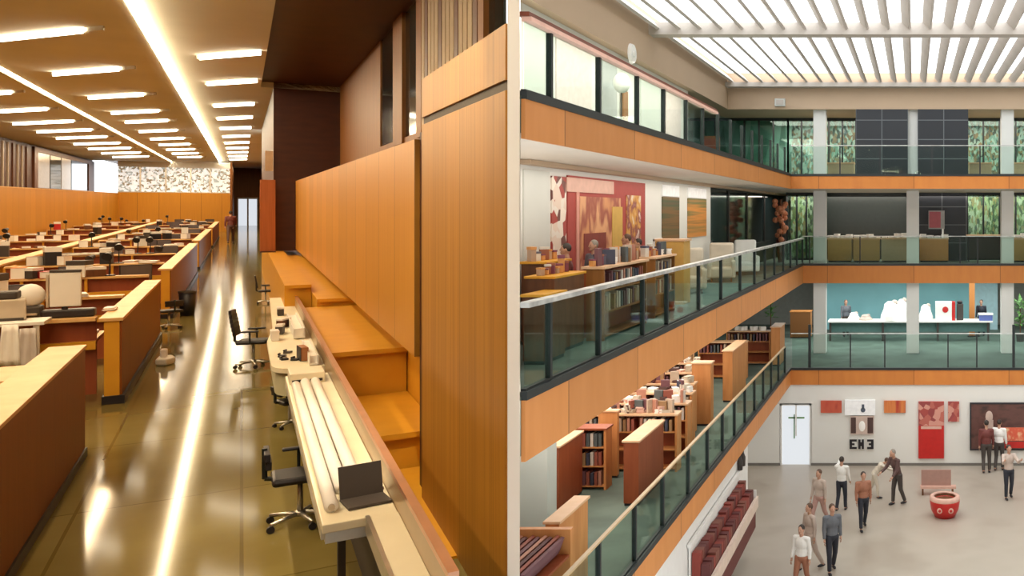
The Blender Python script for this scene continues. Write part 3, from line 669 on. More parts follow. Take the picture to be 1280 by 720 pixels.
# long side panels along the walkway
def side_panel(label, w0, w1, u, top=1.05, thick=0.16, endcap=True):
    t = hwhole('desk_side_panel', label, 'panel', 'wooden panels along the walkway')
    hall(B().box(u - thick, u, w0, w1, 0.10, top - 0.04), 'panel', M['desk_wood'], t)
    hall(B().box(u - thick - 0.001, u - 0.02, w0 - 0.012, w0 - 0.001, 0.10, top - 0.04), 'end_cap', M['step_wood'], t)
    hall(B().box(u - thick - 0.05, u + 0.015, w0 - 0.03, w1 + 0.01, top - 0.04, top), 'ledge', M['ledge_wood'], t, bevel=0.004)
    hall(B().box(u - thick - 0.02, u + 0.03, w0 - 0.05, w1, 0.0, 0.10), 'plinth', M['black'], t)
    return t
side_panel('near corner wooden side panel with black foot beside the walkway', 14.5, 20.9, -1.17)
side_panel('wooden side panel of the second desk group along the walkway', 24.2, 38.0, -1.18)
side_panel('wooden side panel of the third desk group along the walkway', 40.5, 56.0, -1.2)
side_panel('farthest wooden side panel along the walkway', 59.0, 75.0, -1.2)
t = hwhole('desk_spine', 'long pale topped divider between the two columns of desks', 'divider')
hall(B().box(-4.3, -4.1, 20.0, 76.0, 0.0, 1.06), 'panel', M['step_wood'], t); hall(B().box(-4.33, -4.05, 20, 76, 1.06, 1.10), 'ledge', M['ledge_wood'], t)
# nearest desk, bottom left
t = hwhole('reception_desk', 'large dark orange wooden desk front in the near left corner', 'desk')
hall(B().box(-1.36, -1.21, 5.6, 11.7, 0.08, 1.05), 'side_panel', M['desk_wood'], t)
hall(B().box(-1.47, -1.20, 5.6, 11.72, 1.05, 1.08), 'ledge', M['ledge_wood'], t, bevel=0.004)
hall(B().box(-1.36, -1.195, 5.6, 11.72, 0.0, 0.08), 'plinth', M['black'], t)
hall(B().box(-2.6, -1.36, 11.45, 11.6, 0.1, 0.9), 'back_panel', M['case_dark'], t)
hall(B().box(-2.6, -1.36, 10.55, 11.45, 0.92, 0.96), 'tabletop', M['ledge_wood'], t)
hall(B().box(-2.6, -1.38, 8.0, 10.5, 0.70, 0.74), 'lower_tabletop', M['walnut'], t)
for w_ in (8.2, 10.3): hall(B().box(-2.55, -2.49, w_, w_ + 0.06, 0, 0.70), 'leg', M['steel'], t)
# white worktable in front of the first row
t = hwhole('white_table', 'white topped table with thin pale leg in front of the first desk row', 'table')
hall(B().box(-4.2, -1.79, 14.0, 14.52, 1.06, 1.10), 'tabletop', M['white'], t, bevel=0.004)
for u, w_ in ((-1.86, 14.03), (-4.1, 14.03), (-4.1, 14.4)): hall(B().box(u - 0.025, u + 0.025, w_, w_ + 0.05, 0, 1.06), 'leg', M['white'], t)
for i, (u, w_) in enumerate(((-2.3, 12.6), (-1.92, 12.2))):
    wooden_chair('wooden_chair', ('brown wooden chair behind the near reception desk, farther left one', 'brown wooden chair behind the near reception desk, nearer the walkway')[i], LP(u, w_), TH + 0.2 * i, M['walnut'])
    t = hthing('coat', ('bright white coat hanging over the front edge of the white table', 'greyish white coat hanging over the white table edge near its leg')[i], 'coat', (-2.06, -1.92)[i], 14.25, 0.18 - 0.05 * i, 0)
    b = B(); n = 9
    vs = []; 
    for j in range(7):
        for k in range(n):
            s = k / (n - 1) - 0.5; z = 0.90 - j * 0.075
            vs.append((s * (0.13 + 0.008 * j), -0.262 - 0.012 * math.sin(k * 1.7 + j * 0.4) - 0.004 * j, z))
    for j in range(7):
        for k in range(n):
            s = k / (n - 1) - 0.5; z = 0.90 - j * 0.075
            vs.append((s * (0.13 + 0.008 * j), -0.285 - 0.012 * math.sin(k * 1.7 + j * 0.4) - 0.006 * j, z))
    fs = []; o2 = 7 * n
    for j in range(6):
        for k in range(n - 1):
            a = j * n + k; fs += [(a, a + 1, a + n + 1, a + n), (o2 + a, o2 + a + n, o2 + a + n + 1, o2 + a + 1)]
    for k in range(n - 1): fs += [(k, o2 + k, o2 + k + 1, k + 1), (6 * n + k, 6 * n + k + 1, o2 + 6 * n + k + 1, o2 + 6 * n + k)]
    for j in range(6): fs += [(j * n, (j + 1) * n, o2 + (j + 1) * n, o2 + j * n), (j * n + n - 1, o2 + j * n + n - 1, o2 + (j + 1) * n + n - 1, (j + 1) * n + n - 1)]
    b.add(vs, fs).build('cloth', M['paper'] if i == 0 else tint('greyish_cloth', (0.55, 0.50, 0.47)), t, smooth=True)
# equipment on the white table and first rows
t = hthing('scanner', 'beige flatbed scanner with dark lid on the white table', 'scanner', -2.27, 14.35, 1.102)
B().prism([(-0.30, -0.1), (0.30, -0.1), (0.26, 0.2), (-0.26, 0.2)], 0, 0.24).build('body', M['beige'], t, bevel=0.015)
B().box(-0.25, 0.22, -0.06, 0.2, 0.24, 0.33).build('lid', M['charcoal'], t, bevel=0.02)
B().box(-0.28, 0.28, -0.112, -0.1, 0.0, 0.03).build('front_edge', M['charcoal'], t)
t = hthing('white_monitor', 'tall white monitor casing on a black base beside the first ledge', 'monitor', -1.72, 14.86, 1.052)
B().box(-0.2, 0.28, -0.1, 0.1, 0.0, 0.10).build('base', M['black'], t, bevel=0.02)
B().box(-0.13, 0.15, -0.04, 0.04, 0.13, 0.55).build('casing', M['white'], t, bevel=0.012)
B().box(-0.16, -0.14, -0.04, 0.04, 0.13, 0.53).build('side_frame', M['beige'], t)
B().box(-0.13, 0.15, -0.045, 0.045, 0.55, 0.58).build('top_edge', M['charcoal'], t)
B().tube((0, 0, 0.08), (0, 0, 0.16), 0.03).build('stand', M['black'], t)
t = hthing('white_printer', 'rounded white printer between the scanner and the tall white monitor', 'printer', -2.02, 14.9, 1.052)
B().box(-0.11, 0.11, -0.08, 0.1, 0.0, 0.16).build('base', M['charcoal'], t, bevel=0.03)
B().ell((0, 0, 0.28), (0.13, 0.1, 0.14)).build('body', M['white'], t, smooth=True)
B().box(-0.07, 0.07, -0.16, -0.08, 0.05, 0.07).build('tray', M['beige'], t)
t = hthing('paper_bag', 'small white crumpled paper bag on the walkway floor', 'bag', -0.93, 17.6, 0.0)
B().prism([(-0.10, -0.2), (0.03, -0.3), (0.13, -0.1), (0.08, 0.2), (-0.08, 0.25)], 0.003, 0.10).box(-0.05, 0.03, -0.1, 0.1, 0.1, 0.22).build('sheet', M['paper'], t, bevel=0.02)
t = hthing('waste_bin', 'dark round bin on the walkway against the second side panel', 'bin', -0.93, 24.6, 0.0)
B().lathe([(0, 0.0), (0.12, 0.0), (0.15, 0.5), (0.135, 0.5), (0.11, 0.03), (0, 0.03)]).build('bucket', M['black'], t, smooth=True)
B().lathe([(0.15, 0.49), (0.158, 0.49), (0.158, 0.53), (0.13, 0.53), (0.13, 0.49)]).build('rim', M['charcoal'], t)
office_chair('black swivel stool on the walkway by the gap in the desk panels', -1.12, 22.3, 0.5, 0.75, True)
# black flight bags / monitors / papers along the ledges
kinds = ['monitor', 'papers', 'box', 'lamp', 'book', 'box', 'papers', 'book']
cols = ['black', 'charcoal', 'white', 'paper', 'beige', 'walnut', 'red']
pm = monitor('x', (0, 0, 0), 0, 'g')
plc = []
def put(kind, u, w_, z, row, side, k):
    lab = {'monitor': 'dark computer monitor', 'papers': 'loose white papers', 'box': 'small file box', 'lamp': 'black reading lamp', 'book': 'closed book'}[kind]
    where = 'on the %s %s desk row, %s item from its %s end' % (ORD[row], 'walkway side' if side == 'r' else 'left side', ORD[k], 'left')
    label = '%s %s' % (lab, where)
    loc = LP(u, w_, z); rz = TH + random.uniform(-.5, .5)
    grp = {'monitor': 'monitors on the study desks', 'papers': 'papers on the study desks', 'box': 'file boxes on the study desks', 'lamp': 'reading lamps on the study desks', 'book': 'books on the study desks'}[kind]
    if kind == 'monitor':
        if not plc: pm.location = loc; pm.rotation_euler = (0, 0, rz); pm['label'] = label; pm['group'] = grp; plc.append(1)
        else: dup(pm, loc, rz, label, grp)
    elif kind == 'papers': paper_sheets(label, loc, rz, grp, 0.30, 0.36, 0.05)
    elif kind == 'box':
        t = thing('file_box', label, 'box', loc, rz, grp); t.scale = (random.uniform(.6, 1.1), random.uniform(.7, 1), random.uniform(.8, 1.9)); m = M[random.choice(['charcoal', 'white', 'red', 'beige', 'walnut', 'black'])]
        B().box(-0.13, 0.13, -0.16, 0.16, 0, 0.2).build('casing', m, t, bevel=0.005); B().box(-0.135, 0.135, -0.165, 0.165, 0.16, 0.22).build('lid', M['white'] if m is not M['white'] else M['charcoal'], t)
    elif kind == 'lamp':
        t = thing('reading_lamp', label, 'lamp', loc, rz, grp)
        B().lathe([(0, 0), (0.09, 0), (0.09, 0.02), (0, 0.03)]).build('base', M['black'], t); B().tube((0, 0, 0.02), (0, 0.05, 0.42), 0.012).build('stem', M['black'], t)
        B().tube((0, 0.05, 0.42), (0, -0.1, 0.36), 0.04, 0.08).build('shade', M['black'], t)
    else: single_book('book', label, loc, rz, M[random.choice(['red', 'walnut', 'charcoal', 'walnut', 'orange', 'case_dark'])], (0.2, 0.26, random.choice([0.06, 0.12, 0.2])), grp)
for i, w_ in enumerate(RW):
    for side, u0, u1 in (('r', -3.85, -1.55), ('l', -7.0, -4.6)):
        if side == 'l' and i == 0: continue
        nn = 13 if i < 7 else 9
        for k in range(nn):
            u = u0 + (u1 - u0) * (k + 0.5) / nn + random.uniform(-.06, .06)
            if i == 0 and (-2.5 < u): continue
            kind = random.choice(kinds if side == 'r' else ['papers', 'box', 'lamp', 'book', 'book'])
            onl = random.random() < 0.6 and kind != 'monitor'
            put(kind, u, w_ + (0.13 if onl else 0.65), 1.051 if onl else 0.781, i, side, k)
if not plc: bpy.data.objects.remove(pm)
# papers beside the near corner
for i, (u, w_, lab) in enumerate(((-1.36, 15.5, 'white cup like paper pile on the near side panel ledge'), (-1.50, 16.0, 'white papers behind the near side panel'))):
    paper_sheets(lab, LP(u, w_, 1.052 if i == 0 else 1.052) if i == 0 else LP(-1.6, 15.3, 0.781), TH, None, 0.1 if i == 0 else 0.25, 0.3, 0.04)

# ================================================================== OBJECTS: people
def person(label, X, Y, Z, heading=0.0, lean=0.0, stride=0.25, arms=((0.1, 0.2), (-0.1, 0.2)), top='white', bottom='charcoal', shoes='black', hair='hair', h=1.72, long_hair=False, spread=0.12):
    """arms: (swing forward, elbow bend) for the left and the right; the figure faces -Y when heading is 0"""
    t = thing('person', label, 'person', (X, Y, Z), heading)
    k = h / 1.72; V = lambda x, y, z: Vector((x * k, y * k, z * k))
    tilt = Matrix.Rotation(lean, 3, 'X'); hipc = V(0, 0, 0.92)
    def up(p): return hipc + tilt @ (Vector(p) - hipc)
    body = B(); sh = B(); tr = B(); so = {}
    # legs
    for s, st_ in ((-1, stride), (1, -stride)):
        hip = V(s * 0.09, 0, 0.90); knee = V(s * 0.10, -st_ * 0.5 - 0.02, 0.49); ank = V(s * 0.105, -st_ * 0.8 + (0.10 if st_ < 0 else 0.0), 0.085 + (0.03 if st_ < 0 else 0))
        body.tube(hip, knee, 0.078 * k, 0.052 * k).tube(knee, ank, 0.050 * k, 0.034 * k).ell(knee, (0.054 * k,) * 3).ell(ank, (0.037 * k,) * 3)
        body.tube(ank - V(0, -0.03, 0.03), ank - V(0, 0.14, 0.055), 0.036 * k, 0.028 * k)
        tr.tube(hip + V(0, 0, 0.04), knee, 0.098 * k, 0.068 * k).ell(knee, (0.069 * k,) * 3).tube(knee, ank + V(0, 0, 0.01), 0.066 * k, 0.055 * k)
        so[s] = ank
    tr.ell(V(0, 0, 0.93), (0.165 * k, 0.115 * k, 0.13 * k))
    body.ell(V(0, 0, 0.93), (0.150 * k, 0.10 * k, 0.12 * k))
    # torso
    for f, p, r in (('t', V(0, 0.005, 1.08), (0.135, 0.092, 0.15)), ('t', V(0, 0.0, 1.27), (0.165, 0.105, 0.17))):
        body.ell(up(p), [a * k for a in r]); sh.ell(up(p), [(a + 0.018) * k for a in r])
    sh.ell(up(V(0, 0, 1.00)), (0.16 * k, 0.115 * k, 0.13 * k))
    body.tube(up(V(-0.155, 0, 1.40)), up(V(0.155, 0, 1.40)), 0.05 * k); sh.tube(up(V(-0.16, 0, 1.40)), up(V(0.16, 0, 1.40)), 0.065 * k)
    body.tube(up(V(0, 0.01, 1.38)), up(V(0, -0.01, 1.54)), 0.058 * k, 0.05 * k)
    # head and face
    hc = up(V(0, -0.02, 1.62)); body.ell(hc, (0.073 * k, 0.092 * k, 0.112 * k), 16, 12)
    body.tube(hc + V(0, -0.085, 0.01), hc + V(0, -0.112, -0.022), 0.008 * k, 0.015 * k, 8)
    for s in (-1, 1): body.ell(hc + V(s * 0.076, 0.005, -0.005), (0.012 * k, 0.02 * k, 0.03 * k), 8, 6)
    body.ell(hc + V(0, -0.06, -0.075), (0.04 * k, 0.035 * k, 0.03 * k))
    # arms and hands
    for s, (sw, bend) in ((-1, arms[0]), (1, arms[1])):
        shd = up(V(s * 0.185, 0, 1.40)); a = sw
        dirn = Vector((s * spread, -math.sin(a), -math.cos(a))).normalized(); elb = shd + dirn * 0.285 * k
        d2 = Vector((s * spread * 0.3, -math.sin(a + bend), -math.cos(a + bend))).normalized(); wr = elb + d2 * 0.25 * k
        body.tube(shd, elb, 0.047 * k, 0.036 * k).ell(elb, (0.037 * k,) * 3).tube(elb, wr, 0.035 * k, 0.024 * k).ell(shd, (0.052 * k,) * 3)
        sh.ell(shd, (0.066 * k,) * 3).tube(shd, elb, 0.064 * k, 0.053 * k).ell(elb, (0.053 * k,) * 3).tube(elb, elb + d2 * 0.22 * k, 0.052 * k, 0.042 * k)
        fwd = Vector((0, -math.cos(a + bend), math.sin(a + bend)))
        palm = wr + d2 * 0.05 * k; body.tube(wr, palm, 0.024 * k, 0.034 * k, 10)
        for q, ln_ in zip((-1.5, -0.5, 0.5, 1.5), (0.062, 0.074, 0.07, 0.055)):
            r0 = palm + fwd * q * 0.017 * k + d2 * 0.02 * k; mid = r0 + d2 * ln_ * 0.55 * k
            tip = mid + (d2 * 0.8 - Vector((s * 0.5, 0, 0))).normalized() * ln_ * 0.5 * k
            body.tube(r0, mid, 0.0095 * k, 0.009 * k, 6).tube(mid, tip, 0.009 * k, 0.007 * k, 6)
        th_ = wr + d2 * 0.02 * k + fwd * 0.02 * k; body.tube(th_, th_ + (fwd * 0.8 + d2 * 0.7).normalized() * 0.06 * k, 0.012 * k, 0.008 * k, 6)
    def fused(bb, name, mat, vox):
        o = bb.build(name, mat, t, smooth=True)
        md = o.modifiers.new('skin', 'REMESH'); md.mode = 'VOXEL'; md.voxel_size = vox; md.use_smooth_shade = True
        sm = o.modifiers.new('smooth', 'SMOOTH'); sm.iterations = 3 if name != 'body' else 1; sm.factor = 0.5
        return o
    bo = fused(body, 'body', M['skin'], 0.011)
    fused(sh, 'shirt', M[top], 0.016); fused(tr, 'trousers', M[bottom], 0.016)
    for s in (-1, 1):
        a = so[s]; B().ell(a - V(0, 0.045, 0.045), (0.045 * k, 0.125 * k, 0.04 * k)).build('shoe', M[shoes], t, smooth=True)
        B().ell(hc + V(s * 0.028, -0.083, 0.012), (0.011 * k, 0.008 * k, 0.007 * k), 8, 6).build('eye', M['hair'], t)
    B().box(-0.02 * k + hc.x, 0.02 * k + hc.x, hc.y - 0.095 * k, hc.y - 0.085 * k, hc.z - 0.058 * k, hc.z - 0.05 * k).build('mouth', tint('lips', (0.35, 0.10, 0.08)), t)
    hb = B().ell(hc + V(0, 0.018, 0.028), (0.082 * k, 0.092 * k, 0.098 * k), 14, 10)
    if long_hair: hb.ell(hc + V(0, 0.06, -0.07), (0.07 * k, 0.05 * k, 0.14 * k))
    hb.build('hair', M[hair], t, smooth=True)
    return t
def foot(px, py): Y = FPX * 9.5 / (py - CY); return (px - CX) / FPX * Y, Y
tint('brown_jacket', (0.09, 0.045, 0.04)); tint('rust_top', (0.34, 0.14, 0.08)); tint('navy', (0.015, 0.018, 0.03)); tint('slate_top', (0.12, 0.13, 0.15)); tint('pale_beige', (0.52, 0.42, 0.36)); tint('cream_coat', (0.62, 0.55, 0.45)); tint('maroon', (0.14, 0.03, 0.025)); tint('grey_hair', (0.25, 0.22, 0.18)); tint('dusty_pink', (0.45, 0.27, 0.23))
def lobby(label, px, py, **kw):
    X, Y = foot(px, py); return person(label, X, Y, 0.0, **kw)
lobby('person in a dark brown jacket leaning forward right of the group in the lobby', 1122, 631, heading=-0.9, lean=0.25, stride=0.12, arms=((0.5, 0.5), (0.3, 0.5)), top='brown_jacket', bottom='charcoal', hair='grey_hair', h=1.85)
lobby('person in cream coat bending towards the person in the dark brown jacket', 1093, 622, heading=1.5, lean=0.75, stride=0.2, arms=((1.2, 0.2), (1.0, 0.3)), top='cream_coat', bottom='cream_coat', hair='brown_hair', h=1.5)
lobby('person in a rust top and dark trousers walking in the middle of the lobby', 1079, 662, heading=0.3, stride=0.2, top='rust_top', bottom='navy', h=1.72)
lobby('person in white shirt and black trousers with raised arm, standing in the lobby', 1052, 638, heading=2.9, stride=0.1, arms=((0.2, 0.3), (1.5, 0.5)), top='white', bottom='navy', h=1.7)
lobby('person in a pale pinkish outfit walking at the left of the lobby group', 1024, 660, heading=-0.6, stride=0.3, top='pale_beige', bottom='dusty_pink', h=1.75, hair='brown_hair')
lobby('person in a slate top and dark trousers at the bottom of the lobby', 1040, 716, heading=0.4, stride=0.15, top='slate_top', bottom='navy', h=1.8, hair='brown_hair')
lobby('person in a loose beige outfit low in the lobby beside the one in slate', 1012, 712, heading=-0.9, stride=0.3, top='pale_beige', bottom='pale_beige', h=1.75, hair='brown_hair')
lobby('person in white top, cut off by the bottom of the picture', 1002, 742, heading=-0.4, stride=0.2, top='white', bottom='rust_top', h=1.7)
lobby('tall person in a red and dark outfit in front of the large dark painting', 1233, 591, heading=PI, stride=0.05, top='maroon', bottom='charcoal', h=1.9)
lobby('person in olive trousers standing right beside the one in red by the painting', 1249, 588, heading=PI - 0.3, stride=0.08, top='white', bottom='charcoal', h=1.85)
lobby('person in light top and dark trousers standing in the lobby below the painting', 1261, 624, heading=0.2, stride=0.05, arms=((0.9, 1.2), (0.9, 1.2)), top='pale_beige', bottom='navy', h=1.78, spread=0.25)
p = LP(-0.50, 64.0, 0.0)
person('distant person in dark red clothes walking at the end of the walkway', p.x, p.y, p.z, heading=TH + PI, stride=0.5, lean=0.12, top='maroon', bottom='brown_jacket', h=1.85, arms=((0.5, 0.4), (-0.4, 0.3)))

# ================================================================== LOBBY
def on_wall(name, label, cat, x0, x1, y0, y1, mat, Y=32.94, frame=None, fw=0.05, group=None):
    a = rpt(x0, y1, Y); b_ = rpt(x1, y0, Y); wd_, hh = b_.x - a.x, b_.z - a.z
    t = thing(name, label, cat, (a.x, Y, a.z), 0, group)
    B().box(0, wd_, -0.02, 0.05, 0, hh).build('board', mat, t)
    if frame:
        B().box(-fw, 0, -0.04, 0.05, -fw, hh + fw).box(wd_, wd_ + fw, -0.04, 0.05, -fw, hh + fw).box(0, wd_, -0.04, 0.05, -fw, 0).box(0, wd_, -0.04, 0.05, hh, hh + fw).build('frame', frame, t)
    return t, wd_, hh
RED1 = mottle('red_print', [(0.42, 0.02, 0.02), (0.55, 0.10, 0.05), (0.30, 0.01, 0.015)], 1.4, (1, 1, 0.4), smooth=True)
GOLD = mottle('red_gold_print', [(0.42, 0.03, 0.02), (0.62, 0.20, 0.05), (0.40, 0.03, 0.02)], 1.2, (2.5, 1, 0.2), smooth=True)
PINK = mottle('rose_print', [(0.35, 0.06, 0.05), (0.60, 0.28, 0.22), (0.28, 0.05, 0.05), (0.45, 0.12, 0.09)], 5, (1, 1, 1))
BRN = mottle('brown_print', [(0.05, 0.025, 0.02), (0.12, 0.05, 0.04), (0.08, 0.03, 0.025)], 1.5, (1, 1, 2), smooth=True)
on_wall('poster', 'plain red poster at the left of the white lobby sign', 'poster', 1026, 1052, 501, 516, RED1)
on_wall('poster', 'red poster with a golden centre at the right of the white lobby sign', 'poster', 1105, 1132, 501, 516, GOLD)
t, w0, h0 = on_wall('white_sign', 'white sign with small dark marks between two red posters', 'sign', 1056, 1094, 500, 519, tint('bright_white', (0.92, 0.93, 0.95)))
B().tube((w0 * 0.6, -0.022, h0 * 0.35), (w0 * 0.6, -0.03, h0 * 0.35), 0.09).box(w0 * 0.56, w0 * 0.64, -0.03, -0.021, h0 * 0.45, h0 * 0.72).build('symbol', tint('slate_mark', (0.08, 0.10, 0.14)), t)
t, w0, h0 = on_wall('picture', 'picture of two dark framed portraits below the white lobby sign', 'picture', 1063, 1092, 520, 543, tint('pale_print', (0.55, 0.42, 0.36)))
for a_, c_ in ((0.02, w0 * 0.24), (w0 * 0.74, w0 - 0.02)): B().box(a_, c_, -0.03, -0.02, 0.05, h0 - 0.05).build('dark_panel', tint('dark_print', (0.07, 0.035, 0.03)), t)
B().ell((w0 * 0.5, -0.02, h0 * 0.45), (0.12, 0.02, 0.2)).build('figure', M['paper'], t)
for i, (a, c, lab) in enumerate(((1062, 1071, 'left'), (1073, 1080, 'middle'), (1084, 1092, 'right'))):
    t, w0, h0 = on_wall('wall_letter', '%s one of the three thick black characters low on the lobby wall' % lab, 'lettering', a, c, 549, 561, M['wallwhite'], group='black characters on the lobby wall')
    b = B()
    if i == 0: b.box(0, w0 * .35, -.04, -.021, 0, h0).box(w0 * .35, w0, -.04, -.021, 0, h0 * .22).box(w0 * .35, w0, -.04, -.021, h0 * .78, h0).box(w0 * .35, w0 * .7, -.04, -.021, h0 * .4, h0 * .6)
    elif i == 1: b.box(0, w0 * .4, -.04, -.021, 0, h0).box(w0 * .6, w0, -.04, -.021, 0, h0).box(w0 * .4, w0 * .6, -.04, -.021, h0 * .3, h0 * .7)
    else: b.box(w0 * .6, w0, -.04, -.021, 0, h0).box(0, w0 * .6, -.04, -.021, 0, h0 * .22).box(0, w0 * .6, -.04, -.021, h0 * .78, h0).box(w0 * .25, w0 * .6, -.04, -.021, h0 * .4, h0 * .6)
    b.build('strokes', M['black'], t)
t, w0, h0 = on_wall('banner', 'tall red banner with a patterned rose top on the lobby wall', 'banner', 1148, 1180, 502, 573, M['red'])
B().box(0.0, w0, -0.026, -0.021, h0 * 0.58, h0).build('printed_top', PINK, t)
B().box(w0 * .1, w0 * .9, -0.026, -0.021, h0 * 0.52, h0 * 0.57).build('pale_band', tint('pale_rose', (0.65, 0.40, 0.32)), t)
on_wall('poster', 'narrow brownish red poster right of the tall red banner', 'poster', 1185, 1199, 502, 527, PINK)
t, w0, h0 = on_wall('painting', 'large dark painting with a pale figure and a red and cream band', 'painting', 1214, 1300, 505, 561, BRN, frame=M['black'])
B().box(w0 * .38, w0, -0.026, -0.021, h0 * 0.18, h0 * 0.48).build('cream_band', mottle('cream_red_print', [(0.75, 0.50, 0.25), (0.65, 0.10, 0.05), (0.8, 0.6, 0.35)], 2.5, smooth=True), t)
B().box(w0 * .35, w0, -0.026, -0.021, h0 * 0.02, h0 * 0.16).build('red_band', M['red'], t)
B().ell((w0 * .26, -0.03, h0 * .72), (0.14, 0.02, 0.22)).box(w0 * .2, w0 * .32, -0.026, -0.021, h0 * 0.3, h0 * 0.65).build('pale_figure', tint('pale_print', (0.55, 0.42, 0.36)), t)
# red round tub seat and the pinkish mat board behind it
X, Y = foot(1181, 645)
t = thing('round_tub', 'round red tub with cream band and two pale discs standing in the lobby', 'tub', (X, Y, 0), 0)
t.scale = (0.86, 0.86, 1.0)
B().lathe([(0, 0.0), (0.36, 0.0), (0.50, 0.22), (0.55, 0.48), (0.52, 0.62), (0.44, 0.62), (0.36, 0.5), (0, 0.46)], n=32).build('shell', M['red'], t, smooth=True)
B().lathe([(0.546, 0.52), (0.552, 0.55), (0.535, 0.64), (0.40, 0.645), (0.40, 0.61)], n=32).build('cream_rim', tint('pale_rose', (0.65, 0.40, 0.32)), t, smooth=True)
B().lathe([(0, 0.50), (0.38, 0.52), (0.40, 0.60)], n=24).build('filling', M['walnut'], t)
for s in (-1, 1): B().ell((s * 0.2, -0.49, 0.30), (0.10, 0.03, 0.09)).build('disc', tint('pale_rose', (0.65, 0.40, 0.32)), t)
for s in (-1, 1): B().ell((s * 0.2, -0.515, 0.30), (0.05, 0.02, 0.045)).build('disc_centre', M['red'], t)
X, Y = foot(1172, 618)
t = thing('stand_board', 'pinkish board with cream edge standing behind the round red tub', 'board', (X, Y, 0), 0)
B().box(-0.55, 0.45, 0, 0.05, 0.30, 0.82).build('face', tint('brown_pink', (0.38, 0.22, 0.18)), t)
B().box(-0.58, 0.62, -0.12, 0.10, 0.22, 0.30).build('shelf', tint('pale_rose', (0.65, 0.40, 0.32)), t)
for s in (-0.5, 0.5): B().box(s - 0.03, s + 0.03, -0.1, 0.08, 0, 0.22).build('leg', M['walnut'], t)
# red books rack on the white side wall
t = thing('book_rack', 'white wall rack full of dark red volumes under the lowest gallery', 'rack', (-4.86, 19, 1.3), 0)
B().box(0, 0.5, 0, 5.4, 0, 0.06).box(0.0, 0.04, 0, 5.4, 0.06, 1.0).box(0, 0.5, 5.34, 5.4, 0.06, 0.5).build('shell', M['white'], t)
B().box(0.46, 0.54, -0.1, 5.5, 0.0, 0.30).build('front_rail', tint('pale_rose2', (0.72, 0.58, 0.48)), t)
B().box(0.0, 0.08, -0.1, 5.5, 0.98, 1.06).build('top_rail', M['white'], t)
B().box(0.05, 0.5, 0.0, 5.3, -0.5, -0.05).build('lower_bin', M['maroon'], t)
redm = [tint('book_red%d' % i, c) for i, c in enumerate(((0.16, 0.022, 0.016), (0.24, 0.035, 0.022), (0.11, 0.022, 0.02), (0.19, 0.06, 0.04)))]
for i in range(26):
    for j in range(2):
        hh = (0.72 - 0.22 * j) + random.uniform(-.03, .03)
        o = B().box(-0.095, 0.095, -0.09, 0.09, 0, hh).build('bound_volume', redm[(i * 3 + j * 2 + random.randint(0, 1)) % 4], None, (-4.71 + j * 0.2, 19.15 + i * 0.2, 1.365), random.uniform(-0.05, 0.05), bevel=0.006)
        tag(o, 'dark red volume, %s from the near end of the wall rack %s row' % (OW(i), 'back' if j == 0 else 'front'), 'book', 'dark red bound volumes on the wall rack')
for i, yy in enumerate((24.35, 24.75)):
    t = thing('bottle', 'small dark bottle on the red book rack, %s the wall corner' % ('closest to' if i else 'second from'), 'bottle', (-4.80, yy, 2.365), 0)
    B().lathe([(0, 0), (0.07, 0), (0.075, 0.25), (0.03, 0.36), (0.03, 0.46), (0, 0.46)], n=12).build('body', M['charcoal'], t, smooth=True)
    B().tube((0, 0, 0.461), (0, 0, 0.50), 0.034).build('cap', M['white'], t)

# ================================================================== LOWER GALLERY bookcases
GF = H(-5.88)
bcol = [(0.10, 0.03, 0.03), (0.30, 0.08, 0.05), (0.50, 0.38, 0.28), (0.05, 0.05, 0.08), (0.60, 0.52, 0.45), (0.16, 0.06, 0.07), (0.32, 0.18, 0.08), (0.09, 0.10, 0.10), (0.48, 0.22, 0.15)]
bmats = [tint('spine_%d' % i, c) for i, c in enumerate(bcol)]
protos = []
for i, m in enumerate(bmats):
    me = B().box(-0.03, 0.03, -0.11, 0.11, 0, 0.26 + 0.02 * (i % 3)).mesh('book'); me.materials.append(m); protos.append(me)
nb = 0
def add_book(X, Y, Z, rz, label, group, stand=True, sc_=1.0):
    global nb
    o = bpy.data.objects.new('book', random.choice(protos)); C.objects.link(o); o.location = (X, Y, Z)
    o.rotation_euler = (0, 0, rz) if stand else (0, PI / 2, rz)
    if sc_ != 1.0: o.scale = (sc_, 1, 1)
    tag(o, label, 'book', group); nb += 1
    return o
def case_x(label, x0, x1, y, z0, h=1.31, d=0.36, end=True, topm='case_top', books=True, gname=None, step=0.085, fill=False):
    """bookcase across the view: shelves face the camera"""
    t = thing('bookcase', label, 'bookcase', (x0, y, z0), 0, 'wooden bookcases'); W_ = x1 - x0
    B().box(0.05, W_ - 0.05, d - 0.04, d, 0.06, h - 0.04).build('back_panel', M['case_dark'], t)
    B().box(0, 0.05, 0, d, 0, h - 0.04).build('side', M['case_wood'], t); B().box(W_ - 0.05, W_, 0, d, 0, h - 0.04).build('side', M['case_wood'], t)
    B().box(-0.02, W_ + 0.02, -0.03, d + 0.03, h - 0.04, h).build('top', M[topm], t)
    for z in (0.06, 0.48, 0.88): B().box(0.05, W_ - 0.05, 0.01, d - 0.04, z, z + 0.03).build('shelf', M['case_wood'], t)
    if books:
        x = 0.10
        while x < W_ - 0.09:
            if random.random() < 0.93: add_book(x0 + x, y + 0.13, z0 + 0.911, random.uniform(-.04, .04), 'upright book in the ' + gname, 'books in the lower gallery bookcases')
            if fill:
                for z in (0.091, 0.511): add_book(x0 + x, y + 0.13, z0 + z, random.uniform(-.04, .04), 'upright book on the %s shelf between the closed wooden cases' % ('lowest' if z < 0.3 else 'middle'), 'books in the lower gallery bookcases')
            x += step
    return t
